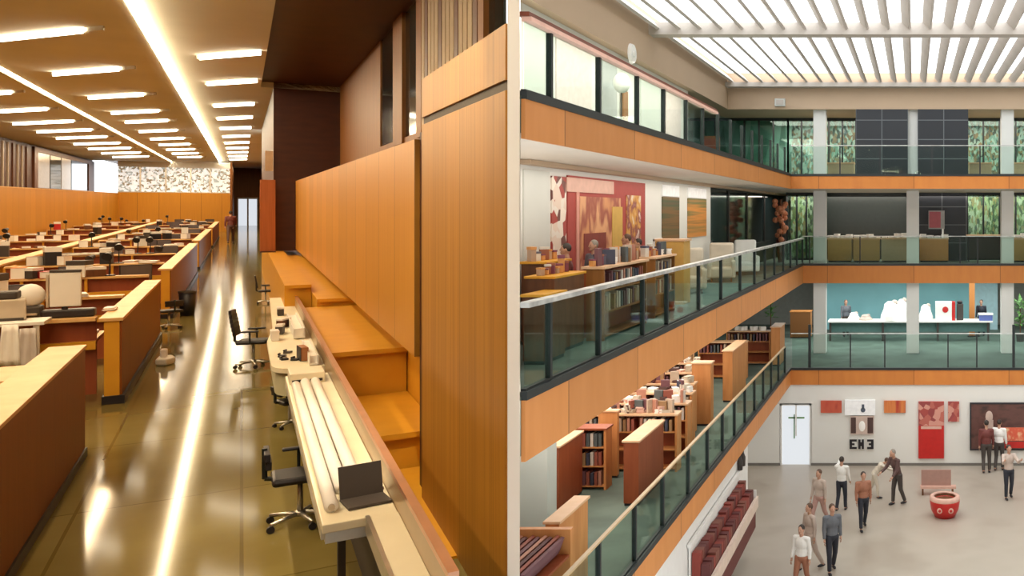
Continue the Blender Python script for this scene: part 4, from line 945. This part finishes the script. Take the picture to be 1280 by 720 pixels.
rows = [(19.9, -7.6, -5.35), (21.0, -7.8, -5.4), (22.2, -8.0, -5.6), (23.4, -8.0, -5.85), (25.0, -8.1, -6.15), (26.6, -7.9, -6.3)]
for i, (y, a, c) in enumerate(rows):
    case_x('cross bookcase with pale top in the lower gallery, %s from the front' % ORD[i], a, c, y, GF, gname='%s cross bookcase of the lower gallery' % ORD[i], step=0.095 if i < 3 else 0.11)
def end_panel(label, X, Y, Z, w_, d, h, mat='case_wood', top='case_top'):
    t = thing('bookcase', label, 'bookcase', (X, Y, Z), 0, 'wooden bookcases')
    B().box(0, w_, 0, d, 0.05, h - 0.04).build('body', M[mat], t); B().box(0.01, w_ - 0.01, 0.01, d - 0.01, 0, 0.05).build('plinth', M['black'], t)
    B().box(-0.03, w_ + 0.03, -0.03, d + 0.03, h - 0.04, h).build('top', M[top], t, bevel=0.006)
    return t
end_panel('closed wooden case end with pale top beside the lower handrail', -5.80, 17.6, GF, 0.30, 1.75, 1.31, 'case_dark')
end_panel('wooden case end with pale top behind the grey pillar', -7.33, 17.2, GF, 0.40, 1.2, 1.31, 'case_dark')
end_panel('upright yellowish wooden panel between the two closed cases', -6.97, 19.45, GF, 0.42, 0.12, 1.5)
end_panel('tall light wooden end panel closing the cross bookcases', -6.1, 24.2, GF, 0.52, 0.35, 1.74)
end_panel('narrow wooden panel behind the tall light end panel', -5.9, 27.2, GF, 0.3, 2.2, 1.6)
case_x('dark shelf full of red volumes between the closed wooden cases', -7.25, -6.5, 18.6, GF, gname='shelf between the closed wooden cases', topm='case_dark', fill=True)
case_x('bookcase with white papers under the middle gallery corner', -7.2, -5.5, 33.8, GF, gname='bookcase under the middle gallery corner', step=0.12)
case_x('far bookcase beside the orange block in the lower gallery', -7.6, -5.9, 31.0, GF, gname='far bookcase beside the orange block', step=0.12)
end_panel('light orange case end right of the bookcase with white papers', -5.45, 33.6, GF, 0.35, 1.2, 1.5)
end_panel('orange wooden block left of the first white column', -5.75, 41.0, GF, 0.95, 0.6, 1.25, 'fascia', 'fascia')
for i in range(110):
    y, a, c = random.choice(rows); 
    X = random.uniform(a + 0.2, c - 0.15)
    (add_book(X, y + 0.18, GF + 1.311, random.uniform(0, 3), 'book lying on the cross bookcases of the lower gallery', 'books lying on the lower gallery bookcases') if i % 3 == 0 else
     paper_sheets('papers lying on the cross bookcases of the lower gallery', (X, y + 0.18, GF + 1.311), random.uniform(0, 3), 'papers lying on the lower gallery bookcases', 0.16, 0.22, random.uniform(0.05, 0.2), mat=M[random.choice(['paper', 'cream_coat', 'rust_top', 'beige', 'brown_jacket', 'pale_rose'])]))
for i in range(16):
    paper_sheets('pale papers on the bookcase under the middle gallery corner', (random.uniform(-7.0, -5.7), 33.95 + random.uniform(-.05, .05), GF + 1.311), random.uniform(0, 3), 'papers lying under the middle gallery corner', 0.16, 0.22, 0.16) if i < 7 else None
# grey pillar and the near magazine rack
st(B().box(-6.95, -6.45, 15.5, 15.9, GF, H(-2.92)).build('wall_pillar', M['greywall']))
t = end_panel('pale topped wooden divider at the lower left beside the magazine rack', -5.42, 12.95, GF, 0.2, 1.15, 1.33)
t = thing('magazine_rack', 'wooden magazine rack holding dark red volumes at the lower left corner', 'rack', (-5.5, 11.2, GF), 0)
B().box(-0.6, 0.55, 1.5, 1.6, 0, 1.30).build('back_panel', M['case_wood'], t); B().box(-0.6, 0.53, 0, 1.5, 0.9, 0.94).build('shelf', M['case_dark'], t); B().box(-0.6, 0.55, 0.0, 1.5, 0, 0.1).build('plinth', M['black'], t)
for i in range(11):
    m = bmats[(0, 1, 5, 8)[i % 4]]
    o = B().obox((0, 0, 0.14), (0.022, 0.66 + 0.05 * (i % 2), 0.12), Matrix.Rotation(0.35, 3, 'Y')).build('bound_volume', m, None, (-5.95 + i * 0.088, 11.97, GF + 0.965))
    tag(o, 'long dark red volume leaning in the magazine rack', 'book', 'volumes in the magazine rack')

# ================================================================== LOWER GALLERY back: teal room
st(B().box(-4.7, 2.9, 44, 44.2, GF, H(-2.92)).build('wall_teal', M['teal']))
st(B().box(2.9, 4.2, 44, 44.2, GF, H(-2.92)).build('wall_pale_blue', tint('pale_blue', (0.42, 0.62, 0.68))))
t = thing('display_table', 'long pale display table in front of the teal wall', 'table', (-3.9, 40, GF), 0)
B().box(0, 7.5, 0, 0.9, 0.85, 0.92).build('tabletop', M['white'], t)
for x in (0.1, 2.5, 5, 7.3): B().box(x - 0.05, x + 0.05, 0.1, 0.2, 0, 0.85).build('leg', M['charcoal'], t)
B().box(0.1, 7.4, 0.3, 0.36, 0.4, 0.85).build('modesty_panel', tint('teal_dark', (0.10, 0.20, 0.19)), t)
tz = GF + 0.921
def draped(label, X, w_, h, mat='paper'):
    t = thing('draped_model', label, 'model', (X, 40.45, tz), 0)
    B().lathe([(0, 0), (w_, 0), (w_ * 0.96, h * 0.25), (w_ * 0.7, h * 0.6), (w_ * 0.62, h * 0.85), (w_ * 0.3, h), (0, h)], n=9).build('cloth', M[mat], t)
    B().ell((w_ * 0.35, 0, h * 0.95), (w_ * 0.3, w_ * 0.3, h * 0.14)).build('top_bulge', M['pale_beige'], t, smooth=True)
draped('pale draped heap near the left end of the display table', -2.75, 0.30, 0.35)
draped('low pinkish draped heap left of the big white one', -2.2, 0.32, 0.25, 'pale_beige')
draped('big white draped model left of the middle column on the table', -1.05, 0.5, 0.85)
draped('second white draped model close beside the middle column', -0.55, 0.35, 0.95)
draped('white draped model right of the middle column on the table', 0.55, 0.35, 0.7)
t = thing('white_box', 'white box with a small red emblem on the display table', 'box', (1.35, 40.4, tz), 0)
B().box(-0.35, 0.4, -0.2, 0.2, 0, 0.85).build('casing', M['white'], t, bevel=0.02); B().box(0.40, 0.55, -0.2, 0.2, 0.0, 0.85).build('red_side', M['red'], t)
B().tube((0.1, -0.202, 0.5), (0.1, -0.22, 0.5), 0.14, n=16).build('emblem', M['red'], t)
t = thing('dark_equipment', 'dark upright equipment right of the white box', 'equipment', (2.12, 40.4, tz), 0)
B().box(-0.14, 0.16, -0.12, 0.12, 0, 0.75).build('casing', M['charcoal'], t, bevel=0.02); B().ell((0, 0, 0.82), (0.13, 0.11, 0.09)).build('head', M['black'], t, smooth=True)
t = thing('orange_post', 'narrow orange brown post rising behind the table at the right', 'post', (2.75, 41.5, GF), 0)
B().box(-0.13, 0.13, -0.1, 0.1, 0.06, 2.75).build('shaft', M['fascia'], t); B().box(-0.2, 0.2, -0.16, 0.16, 0, 0.06).build('foot', M['charcoal'], t)
person('person in dark grey standing behind the left part of the display table', -3.2, 41.6, GF, heading=0.3, top='slate_top', bottom='charcoal', stride=0.02, hair='brown_hair', long_hair=True)
person('person in blue standing behind the right end of the display table', 3.2, 41.6, GF, heading=-0.3, top='navy', bottom='navy', stride=0.02)
t = thing('blue_crate', 'blue crate on the right end of the display table', 'crate', (3.3, 40.3, tz), 0)
B().box(-0.3, 0.3, -0.2, 0.2, 0, 0.3).build('body', tint('blue_plastic', (0.10, 0.14, 0.40)), t, bevel=0.01); B().box(-0.33, 0.33, -0.22, 0.22, 0.26, 0.32).build('rim', M['white'], t)
def plant(label, X, Y, Z, h, r, n=26, pot='charcoal'):
    t = thing('potted_plant', label, 'plant', (X, Y, Z), 0)
    B().lathe([(0, 0), (0.16, 0), (0.2, 0.32), (0.17, 0.32), (0, 0.28)], n=14).build('pot', M[pot], t)
    b = B().tube((0, 0, 0.25), (0, 0, h * 0.7), 0.02)
    b.build('stem', M['walnut'], t)
    b = B()
    for i in range(n):
        a = random.uniform(0, 2 * PI); z = random.uniform(0.35 * h, h); rr = r * random.uniform(0.4, 1); el = random.uniform(-0.2, 0.8)
        c = Vector((0, 0, z * 0.85)); dd = Vector((math.cos(a) * math.cos(el), math.sin(a) * math.cos(el), math.sin(el)))
        p1 = c + dd * rr * 0.5; p2 = c + dd * rr - Vector((0, 0, 0.05)); sd = dd.cross(Vector((0, 0, 1))).normalized() * 0.06
        b.add([c, p1 + sd, p2, p1 - sd, p1 + Vector((0, 0, 0.012))], [(0, 1, 4), (1, 2, 4), (2, 3, 4), (3, 0, 4), (0, 3, 2, 1)])
    b.build('foliage', M['green'], t)
plant('green potted plant at the right edge of the teal room', 4.85, 40.0, GF, 2.2, 0.7, 60)
plant('small green plant half hidden under the middle gallery corner', -6.9, 42.5, GF, 2.4, 0.6, 40)

# ================================================================== MIDDLE GALLERY
MF = H(-2.17)
wl = clipdiv([(-6.75, 12), (-6.6, 12), (-6.6, 28.6), (-6.75, 28.6)])
st(B().prism(wl, MF, H(0.88)).build('wall_gallery', M['wallwhite']))
st(B().box(-6.75, -6.6, 28.6, 45, MF, H(-1.3)).box(-6.75, -6.6, 28.6, 45, H(0.76), H(0.88)).build('wall_dark_glazed', M['black_metal']))
o = st(B().box(-6.7, -6.65, 28.6, 45, H(-1.3), H(0.76)).build('window_5', M['darkpane']))
for y in (31.5, 35, 39): B().box(-6.64, -6.6, y, y + 0.06, H(-1.3), H(0.76)).build('window_frame', M['charcoal'], o)
st(B().box(-6.6, -6.35, 11.5 + 3.1, 44, H(0.80), H(0.875)).build('trim_50', M['soffit']))
def yw(px, X=-6.6): return X * FPX / (px - CX)
def side_pic(name, label, cat, px0, px1, h0, h1, mat, X=-6.6, t0=0.03, group=None):
    y0, y1 = yw(px0, X), yw(px1, X)
    t = thing(name, label, cat, (X, y0, H(h0)), 0, group)
    B().box(0.0, t0, 0, y1 - y0, 0, h1 - h0).build('board', mat, t)
    return t, y1 - y0, h1 - h0
side_pic('wall_panel', 'plain pale grey panel at the left end of the middle gallery wall', 'panel', 653, 685, -1.2, 0.72, M['greywall'])
WR = mottle('white_red_print', [(0.80, 0.70, 0.60), (0.35, 0.05, 0.04), (0.75, 0.68, 0.60), (0.15, 0.05, 0.04), (0.72, 0.58, 0.48)], 5, (1, 1, 1))
side_pic('banner', 'narrow white banner with red and dark pictures on the middle gallery wall', 'banner', 688, 706, -1.1, 0.66, WR)
t, dy, dh = side_pic('mural', 'large red and orange display mural on the middle gallery wall', 'mural', 708, 805, -1.25, 0.70, tint('mural_red', (0.36, 0.05, 0.04)))
B().box(0.031, 0.04, dy * .12, dy * .62, 0.1, dh * .80).build('orange_field', mottle('orange_print', [(0.50, 0.17, 0.08), (0.70, 0.36, 0.18), (0.32, 0.08, 0.05), (0.62, 0.28, 0.12)], 1.6, (1, 1, .6), smooth=True), t)
B().box(0.041, 0.05, dy * .16, dy * .42, 0.3, dh * .42).build('dark_frame', tint('deep_red', (0.20, 0.03, 0.02)), t)
B().box(0.041, 0.05, dy * .50, dy * .64, 0.1, dh * .7).build('yellow_field', tint('ochre', (0.58, 0.36, 0.08)), t)
B().box(0.031, 0.045, dy * .70, dy * .92, 0.3, dh * .84).build('figure_field', mottle('figure_print', [(0.70, 0.60, 0.48), (0.60, 0.30, 0.06), (0.25, 0.06, 0.05), (0.78, 0.62, 0.55)], 3, smooth=True), t)
B().box(0.031, 0.05, -dy * .02, dy * .52, dh * .84, dh * .98).build('pale_heading', tint('pale_rose', (0.65, 0.40, 0.32)), t)
B().box(0.031, 0.05, dy * .08, dy * .11, 0.1, dh * .84).build('pink_stripe', tint('pink_stripe', (0.62, 0.28, 0.22)), t)
STR = mottle('striped_print', [(0.07, 0.06, 0.02), (0.20, 0.10, 0.03), (0.06, 0.08, 0.03), (0.12, 0.07, 0.03)], 2.2, (0.05, 0.05, 1.6), smooth=True)
side_pic('painting', 'dark striped olive painting between white door frames', 'painting', 827, 848, -0.75, 0.40, STR)
side_pic('painting', 'striped painting with an orange band, right of the olive one', 'painting', 859, 882, -0.75, 0.40, mottle('striped_print2', [(0.16, 0.12, 0.03), (0.65, 0.26, 0.05), (0.16, 0.16, 0.05), (0.45, 0.22, 0.07)], 2.0, (0.05, 0.05, 1.6), smooth=True))
side_pic('wall_panel', 'bright white square panel above the dark olive painting', 'panel', 827, 848, 0.42, 0.72, tint('bright_white', (0.92, 0.93, 0.95)))
side_pic('wall_panel', 'bright white square panel above the orange banded painting', 'panel', 859, 882, 0.42, 0.72, tint('bright_white', (0.92, 0.93, 0.95)))
# bookcases along the rail: shelves face the rail
def case_y(label, X, y0, y1, Z, h=1.25, d=0.34, gname=''):
    t = thing('bookcase', label, 'bookcase', (X, y0, Z), 0, 'wooden bookcases'); L2 = y1 - y0
    B().box(0, 0.04, 0, L2, 0.05, h - 0.04).build('back_panel', M['case_dark'], t)
    for a in (0, L2 - 0.05): B().box(0.04, d, a, a + 0.05, 0, h - 0.04).build('side', M['side_wood'], t)
    for z in (0.05, 0.45, 0.82): B().box(0.04, d, 0.05, L2 - 0.05, z, z + 0.03).build('shelf', M['side_wood'], t)
    B().box(-0.03, d + 0.03, -0.03, L2 + 0.03, h - 0.04, h).build('top', M['case_top'], t)
    y = 0.12
    while y < L2 - 0.1:
        for z in (0.481, 0.851):
            if random.random() < 0.8: add_book(X + 0.2, y0 + y, Z + z, PI / 2, 'book in the %s' % gname, 'books in the middle gallery bookcases')
        y += 0.13
    return t
end_panel('long brown wooden case behind the middle rail at the left', -5.85, 13.3, MF, 0.42, 1.2, 1.2, 'walnut', 'step_wood')
end_panel('low brown wooden cupboard at the far left behind the middle rail', -5.55, 12.5, MF, 0.3, 0.75, 1.0, 'walnut', 'step_wood')
case_y('open bookcase behind the middle rail, nearest one', -5.55, 14.8, 17.2, MF, gname='nearest open bookcase behind the middle rail')
case_y('open bookcase behind the middle rail, second one', -5.6, 17.9, 19.4, MF, gname='second open bookcase behind the middle rail')
t = thing('wooden_booth', 'light wooden booth with white side behind the middle rail', 'booth', (-6.1, 20.6, MF), 0)
B().box(0.05, 0.72, 0, 0.6, 0, 1.48).build('body', tint('yellow_wood', (0.58, 0.33, 0.08)), t, bevel=0.01); B().box(0, 0.045, -0.02, 0.62, 0, 1.55).build('white_side', M['white'], t); B().box(0, 0.75, -0.02, 0.62, 1.485, 1.53).build('top', M['case_top'], t)
def armchair(label, X, Y, rz, mat):
    t = thing('armchair', label, 'armchair', (X, Y, MF), rz)
    B().box(-0.35, 0.35, -0.3, 0.35, 0.12, 0.45).build('seat', M[mat], t, bevel=0.06); B().box(-0.38, 0.38, 0.25, 0.42, 0.12, 1.2).build('backrest', M[mat], t, bevel=0.07)
    for s in (-1, 1):
        B().box(s * 0.36 - 0.07, s * 0.36 + 0.07, -0.3, 0.3, 0.12, 0.66).build('armrest', M[mat], t, bevel=0.05)
        for q in (-1, 1): B().tube((s * 0.3, q * 0.24, 0), (s * 0.3, q * 0.24, 0.12), 0.02).build('leg', M['walnut'], t)
armchair('beige armchair right of the light wooden booth', -6.0, 23.6, 0.3, 'cream_coat')
armchair('cream armchair in front of the dark glazed wall', -6.0, 27.5, 0.2, 'cream_coat')
armchair('white armchair farther along the dark glazed wall', -5.8, 30.5, 0.3, 'paper')
# visitors and goods behind the middle rail
person('person in maroon standing behind the nearest open bookcase', -6.15, 15.6, MF, heading=-1.2, top='maroon', bottom='charcoal', stride=0.05, h=1.6)
person('person in grey and white looking over the bookcase in the middle gallery', -6.1, 16.8, MF, heading=-0.6, top='slate_top', bottom='navy', stride=0.05, h=1.62, hair='grey_hair')
person('person in a pale top beside the second open bookcase', -6.15, 18.9, MF, heading=-1.0, top='cream_coat', bottom='brown_jacket', stride=0.05, h=1.68, hair='brown_hair')
person('person in a rust top next to the light wooden booth', -6.25, 20.0, MF, heading=-1.0, top='rust_top', bottom='charcoal', stride=0.05, h=1.55)
for i in range(18):
    y = random.choice([random.uniform(15.0, 17.1), random.uniform(18.0, 19.3), random.uniform(15.0, 17.1)]); X = (-5.55 if y < 17.5 else -5.6) + random.uniform(0.08, 0.26)
    k = i % 3
    if k == 0: paper_sheets('white papers on the open bookcases of the middle gallery', (X, y, MF + 1.251), random.uniform(0, 3), 'papers on the middle gallery bookcases', 0.1, 0.14, 0.12)
    else: add_book(X, y, MF + 1.251, random.uniform(0, 3), 'book on top of the open bookcases behind the middle rail', 'books on the middle gallery bookcases')
end_panel('orange topped case behind the maroon visitor in the middle gallery', -6.4, 14.35, MF, 0.4, 1.0, 1.36, 'walnut', 'step_wood')
gc = [tint('goods_%d' % i, c) for i, c in enumerate(((0.30, 0.10, 0.05), (0.60, 0.28, 0.08), (0.08, 0.05, 0.07), (0.65, 0.60, 0.52), (0.20, 0.05, 0.08), (0.45, 0.30, 0.2), (0.10, 0.10, 0.14)))]
spots_ = [(-5.68, 13.4 + i * 0.13, 1.201) for i in range(8)] + [(-6.25, 14.4 + i * 0.16, 1.361) for i in range(6)] + [(-5.42, 14.85 + i * 0.17, 1.251) for i in range(14)] + [(-5.5, 18.0 + i * 0.18, 1.251) for i in range(8)]
cn = ['rust', 'orange', 'black', 'cream', 'wine', 'tan', 'slate']
for i, (X, y, z) in enumerate(spots_):
    k = random.randrange(7)
    t = thing('display_carton', 'small %s carton, %s of the cartons along the middle rail' % (cn[k], OW(i)), 'carton', (X, y, MF + z), random.uniform(-.6, .6), 'cartons on the cases along the middle rail')
    a = random.uniform(0.04, 0.07); hh = random.uniform(0.1, 0.30)
    B().box(-a, a, -a * .8, a * .8, 0, hh * .8).build('body', gc[k], t, bevel=0.004); B().box(-a - .005, a + .005, -a * .85, a * .85, hh * .8, hh).build('lid', gc[(k + 3) % 7], t)
# back of the middle gallery
def counter_px(label, a, c, Y, h0, h1, mat):
    x0, x1 = rng(a, c, Y); z0 = H(h0); hh = h1 - h0
    t = thing('wooden_counter', label, 'counter', (x0, Y, z0), 0, 'wooden counters at the back of the galleries')
    B().box(0.02, x1 - x0 - 0.02, 0, 0.6, 0.06, hh - 0.05).build('body', mat, t); B().box(0.05, x1 - x0 - 0.05, 0.04, 0.56, 0, 0.06).build('plinth', M['black'], t)
    B().box(0, x1 - x0, -0.04, 0.64, hh - 0.05, hh).build('top', M['case_top'], t)
    return x0, x1, z0 + hh
tint('oak_front', (0.50, 0.30, 0.10)); tint('pale_oak', (0.45, 0.36, 0.22)); tint('orange_oak', (0.55, 0.26, 0.08))
for i, (a, c, m, lab) in enumerate(((1034, 1065, 'oak_front', 'yellowish wooden counter just right of the first column'), (1066, 1100, 'oak_front', 'wooden counter second from the first column'), (1101, 1134, 'pale_oak', 'pale wooden counter just left of the middle column'), (1149, 1186, 'orange_oak', 'orange wooden counter just right of the middle column'), (1262, 1290, 'oak_front', 'wooden counter at the right edge of the middle gallery'))):
    x0, x1, z = counter_px(lab, a, c, 38.2, -2.17, -1.14, M[m])
    for j in range(4): paper_sheets('white papers on the wooden back counters of the middle gallery', (x0 + (x1 - x0) * (j + 0.5) / 4, 38.45, z + 0.001), random.uniform(0, 3), 'papers on the back counters', 0.2, 0.25, random.uniform(0.05, 0.22))
t = thing('pink_sign', 'small pink sign on a pale stand above the orange counter', 'sign', (0.93, 38.3, H(-1.14) + 0.001), 0)
B().box(-0.25, 0.25, -0.02, 0.02, 0.45, 1.15).build('board', tint('pink_board', (0.50, 0.12, 0.14)), t); B().box(-0.28, 0.42, 0.021, 0.05, 0.4, 1.2).build('backing', tint('grey_board', (0.45, 0.43, 0.42)), t)
B().box(0.30, 0.38, -0.02, 0.02, 0, 0.4).box(-0.3, 0.42, -0.1, 0.1, 0, 0.03).build('stand', M['steel'], t)
st(B().box(-4.6, -0.1, 40.5, 40.7, MF, H(0.88)).build('wall_dark_back', tint('dark_back', (0.022, 0.028, 0.026), 0.25)))
st(B().box(-0.1, 2.4, 41.5, 41.7, MF, H(0.88)).build('wall_dark_back', tint('dark_back', (0.022, 0.028, 0.026), 0.25)))
GRN = mottle('garden_view', [(0.10, 0.14, 0.05), (0.40, 0.42, 0.30), (0.05, 0.07, 0.04), (0.28, 0.20, 0.08), (0.30, 0.35, 0.18)], 8, (1.4, 1, 0.6))
LIB = mottle('busy_shelves', [(0.30, 0.15, 0.10), (0.55, 0.52, 0.48), (0.08, 0.08, 0.08), (0.45, 0.22, 0.12), (0.30, 0.40, 0.36), (0.62, 0.60, 0.56)], 9, (1.3, 1, 0.7))
def glazed(name, a, c, Y, h0, h1, mat, n, mull='black_metal'):
    x0, x1 = rng(a, c, Y)
    o = st(B().box(x0, x1, Y - 0.03, Y + 0.03, H(h0), H(h0) + 0.08).box(x0, x1, Y - 0.03, Y + 0.03, H(h1) - 0.12, H(h1)).build(name, M[mull]))
    for i in range(n + 1): X = x0 + (x1 - x0) * i / n; B().box(X - 0.04, X + 0.04, Y - 0.04, Y + 0.04, H(h0), H(h1)).build('window_frame', M[mull], o)
    B().box(x0, x1, Y - 0.008, Y + 0.008, H(h0) + 0.08, H(h1) - 0.12).build('window_pane', M['pane'], o)
    B().box(x0, x1, Y + 1.2, Y + 1.25, H(h0), H(h1)).build('window_view', mat, o)
glazed('window_6', 984, 1032, 39.8, -2.17, 0.88, GRN, 4)
glazed('window_7', 1209, 1330, 39.8, -2.17, 0.88, GRN, 6)
x0, x1 = rng(1208, 1258, 38.6)
t = thing('window_table', 'long narrow pale table under the right window of the middle gallery', 'table', (x0, 38.6, MF), 0)
B().box(0, x1 - x0, 0, 0.5, 1.12, 1.17).build('tabletop', M['case_top'], t)
for X in (0.1, x1 - x0 - 0.1): B().box(X - 0.03, X + 0.03, 0.05, 0.1, 0, 1.12).build('leg', M['black'], t)
B().box(0.05, x1 - x0 - 0.05, 0.4, 0.44, 0.1, 1.12).build('modesty_panel', M['charcoal'], t)
# tall orange flower arrangement at the corner
X = (976 - CX) / FPX * 37.6
t = thing('flower_arrangement', 'tall coral orange flower arrangement at the middle gallery corner', 'flowers', (X, 37.6, MF), 0)
B().tube((0, 0, 0.02), (0, 0, 1.0), 0.12, 0.2).build('vase', M['maroon'], t)
b = B()
for i in range(26):
    z = random.uniform(1.0, 2.75); rr = 0.28 if z < 2.3 else 0.36; a = random.uniform(0, 2 * PI); b.ell((rr * random.uniform(.2, 1) * math.cos(a), rr * 0.6 * math.sin(a), z), (0.13, 0.12, 0.12), 8, 6)
b.build('blossoms', tint('coral', (0.80, 0.30, 0.15)), t)
B().tube((0, 0, 1.0), (0, 0, 2.7), 0.05).build('stem', M['walnut'], t)

# ================================================================== TOP GALLERY
TF = H(1.38)
st(B().prism(clipdiv([(-8.1, 12), (-7.95, 12), (-7.95, 31), (-8.1, 31)]), TF, H(4.25)).build('wall_top_gallery', M['wallwhite']))
for i, (a, c, m, lab) in enumerate(((652, 683, 'greywall', 'pale grey wall panel at the left end of the top gallery'), (694, 738, 'pale_pink_panel', 'pinkish white wall panel second in the top gallery'), (752, 770, 'mid_grey_panel', 'grey wall panel left of the wooden strip in the top gallery'), (800, 826, 'greywall', 'pale grey panel at the far part of the top gallery wall'), (832, 850, 'pale_pink_panel', 'pinkish panel at the far end of the top gallery wall'))):
    tint('pale_pink_panel', (0.72, 0.60, 0.58)); tint('mid_grey_panel', (0.42, 0.42, 0.42))  # plain panel colours, pale pink and mid grey
    side_pic('wall_panel', lab, 'panel', a, c, 1.5, 3.9, M[m], X=-7.95)
side_pic('wooden_strip', 'upright wooden strip on the top gallery wall', 'strip', 777, 783, 1.4, 3.3, M['side_wood'], X=-7.9, t0=0.05)
t = thing('globe_lamp', 'white globe lamp on a thin stem in the top gallery', 'lamp', (-7.5, 22.6, H(1.38)), 0)
B().lathe([(0, 0), (0.18, 0), (0.18, 0.03), (0, 0.05)]).build('base', M['charcoal'], t); B().tube((0, 0, 0.03), (0, 0, 1.75), 0.02).build('stem', M['charcoal'], t); B().ell((0, 0, 1.93), (0.22, 0.22, 0.26)).build('globe', M['paper'], t, smooth=True)
TEA = mottle('teal_glass_view', [(0.16, 0.34, 0.28), (0.30, 0.45, 0.40), (0.50, 0.60, 0.56), (0.12, 0.22, 0.18)], 1.0, (2.5, 1, 0.5))
glazed('window_8', 858, 985, 39.8, 1.38, 4.25, TEA, 7)
glazed('window_9', 985, 1070, 39.8, 1.38, 4.25, LIB, 5)
glazed('window_10', 1209, 1330, 39.8, 1.38, 4.25, LIB, 6)
for i, (a, c, lab) in enumerate(((1034, 1068, 'pale wooden counter left of the dark tiles in the top gallery'), (1211, 1240, 'pale wooden counter right of the dark tiles in the top gallery'), (1264, 1290, 'pale wooden counter at the right edge of the top gallery'))):
    counter_px(lab, a, c, 38.2, 1.38, 2.15, M['pale_oak'])
x0, x1 = rng(868, 885, 34.5)
t = thing('wooden_cabinet', 'reddish brown cabinet at the end of the top gallery rail', 'cabinet', (-8.3, 34.5, TF), 0)
B().box(0, 0.6, 0, 0.5, 0, 1.6).build('body', M['side_wood'], t); B().box(0.02, 0.58, -0.02, -0.001, 0.05, 1.5).build('door', M['case_dark'], t)
# disc shaped lamp under the roof edge and a small fixture
c = rpt(797, 68, 24.0)
t = thing('ceiling_speaker', 'white round fixture mounted on the tan roof edge', 'fixture', (-7.68, 23.9, c.z), 0)
X0 = -7.68
B().tube((0, 0, 0), (0.08, 0, 0), 0.28, 0.25, 20).build('disc', M['paper'], t); B().tube((0.08, 0, 0), (0.13, 0, 0), 0.1, 0.08, 16).build('hub', M['white'], t)
c = rpt(975, 128, 36.3)
t = thing('wall_fixture', 'small pale box fixture on the tan roof edge above the teal windows', 'fixture', (c.x, 36.37, c.z), 0)
B().box(-0.22, 0.22, -0.12, 0, -0.16, 0.16).build('casing', M['greywall'], t, bevel=0.02); B().box(-0.15, 0.15, -0.14, -0.12, -0.1, 0.1).build('grille', M['fin'], t)

# ================================================================== look-alikes: tell each by its place
from collections import defaultdict
same = defaultdict(list)
for o in bpy.data.objects:
    if o.parent is None and 'label' in o: same[o['label']].append(o)
for lab, os_ in same.items():
    if len(os_) < 2: continue
    os_.sort(key=lambda o: (o.location.x / max(0.1, o.location.y)))
    for i, o in enumerate(os_): o['label'] = '%s, %s from the left' % (lab, OW(i))
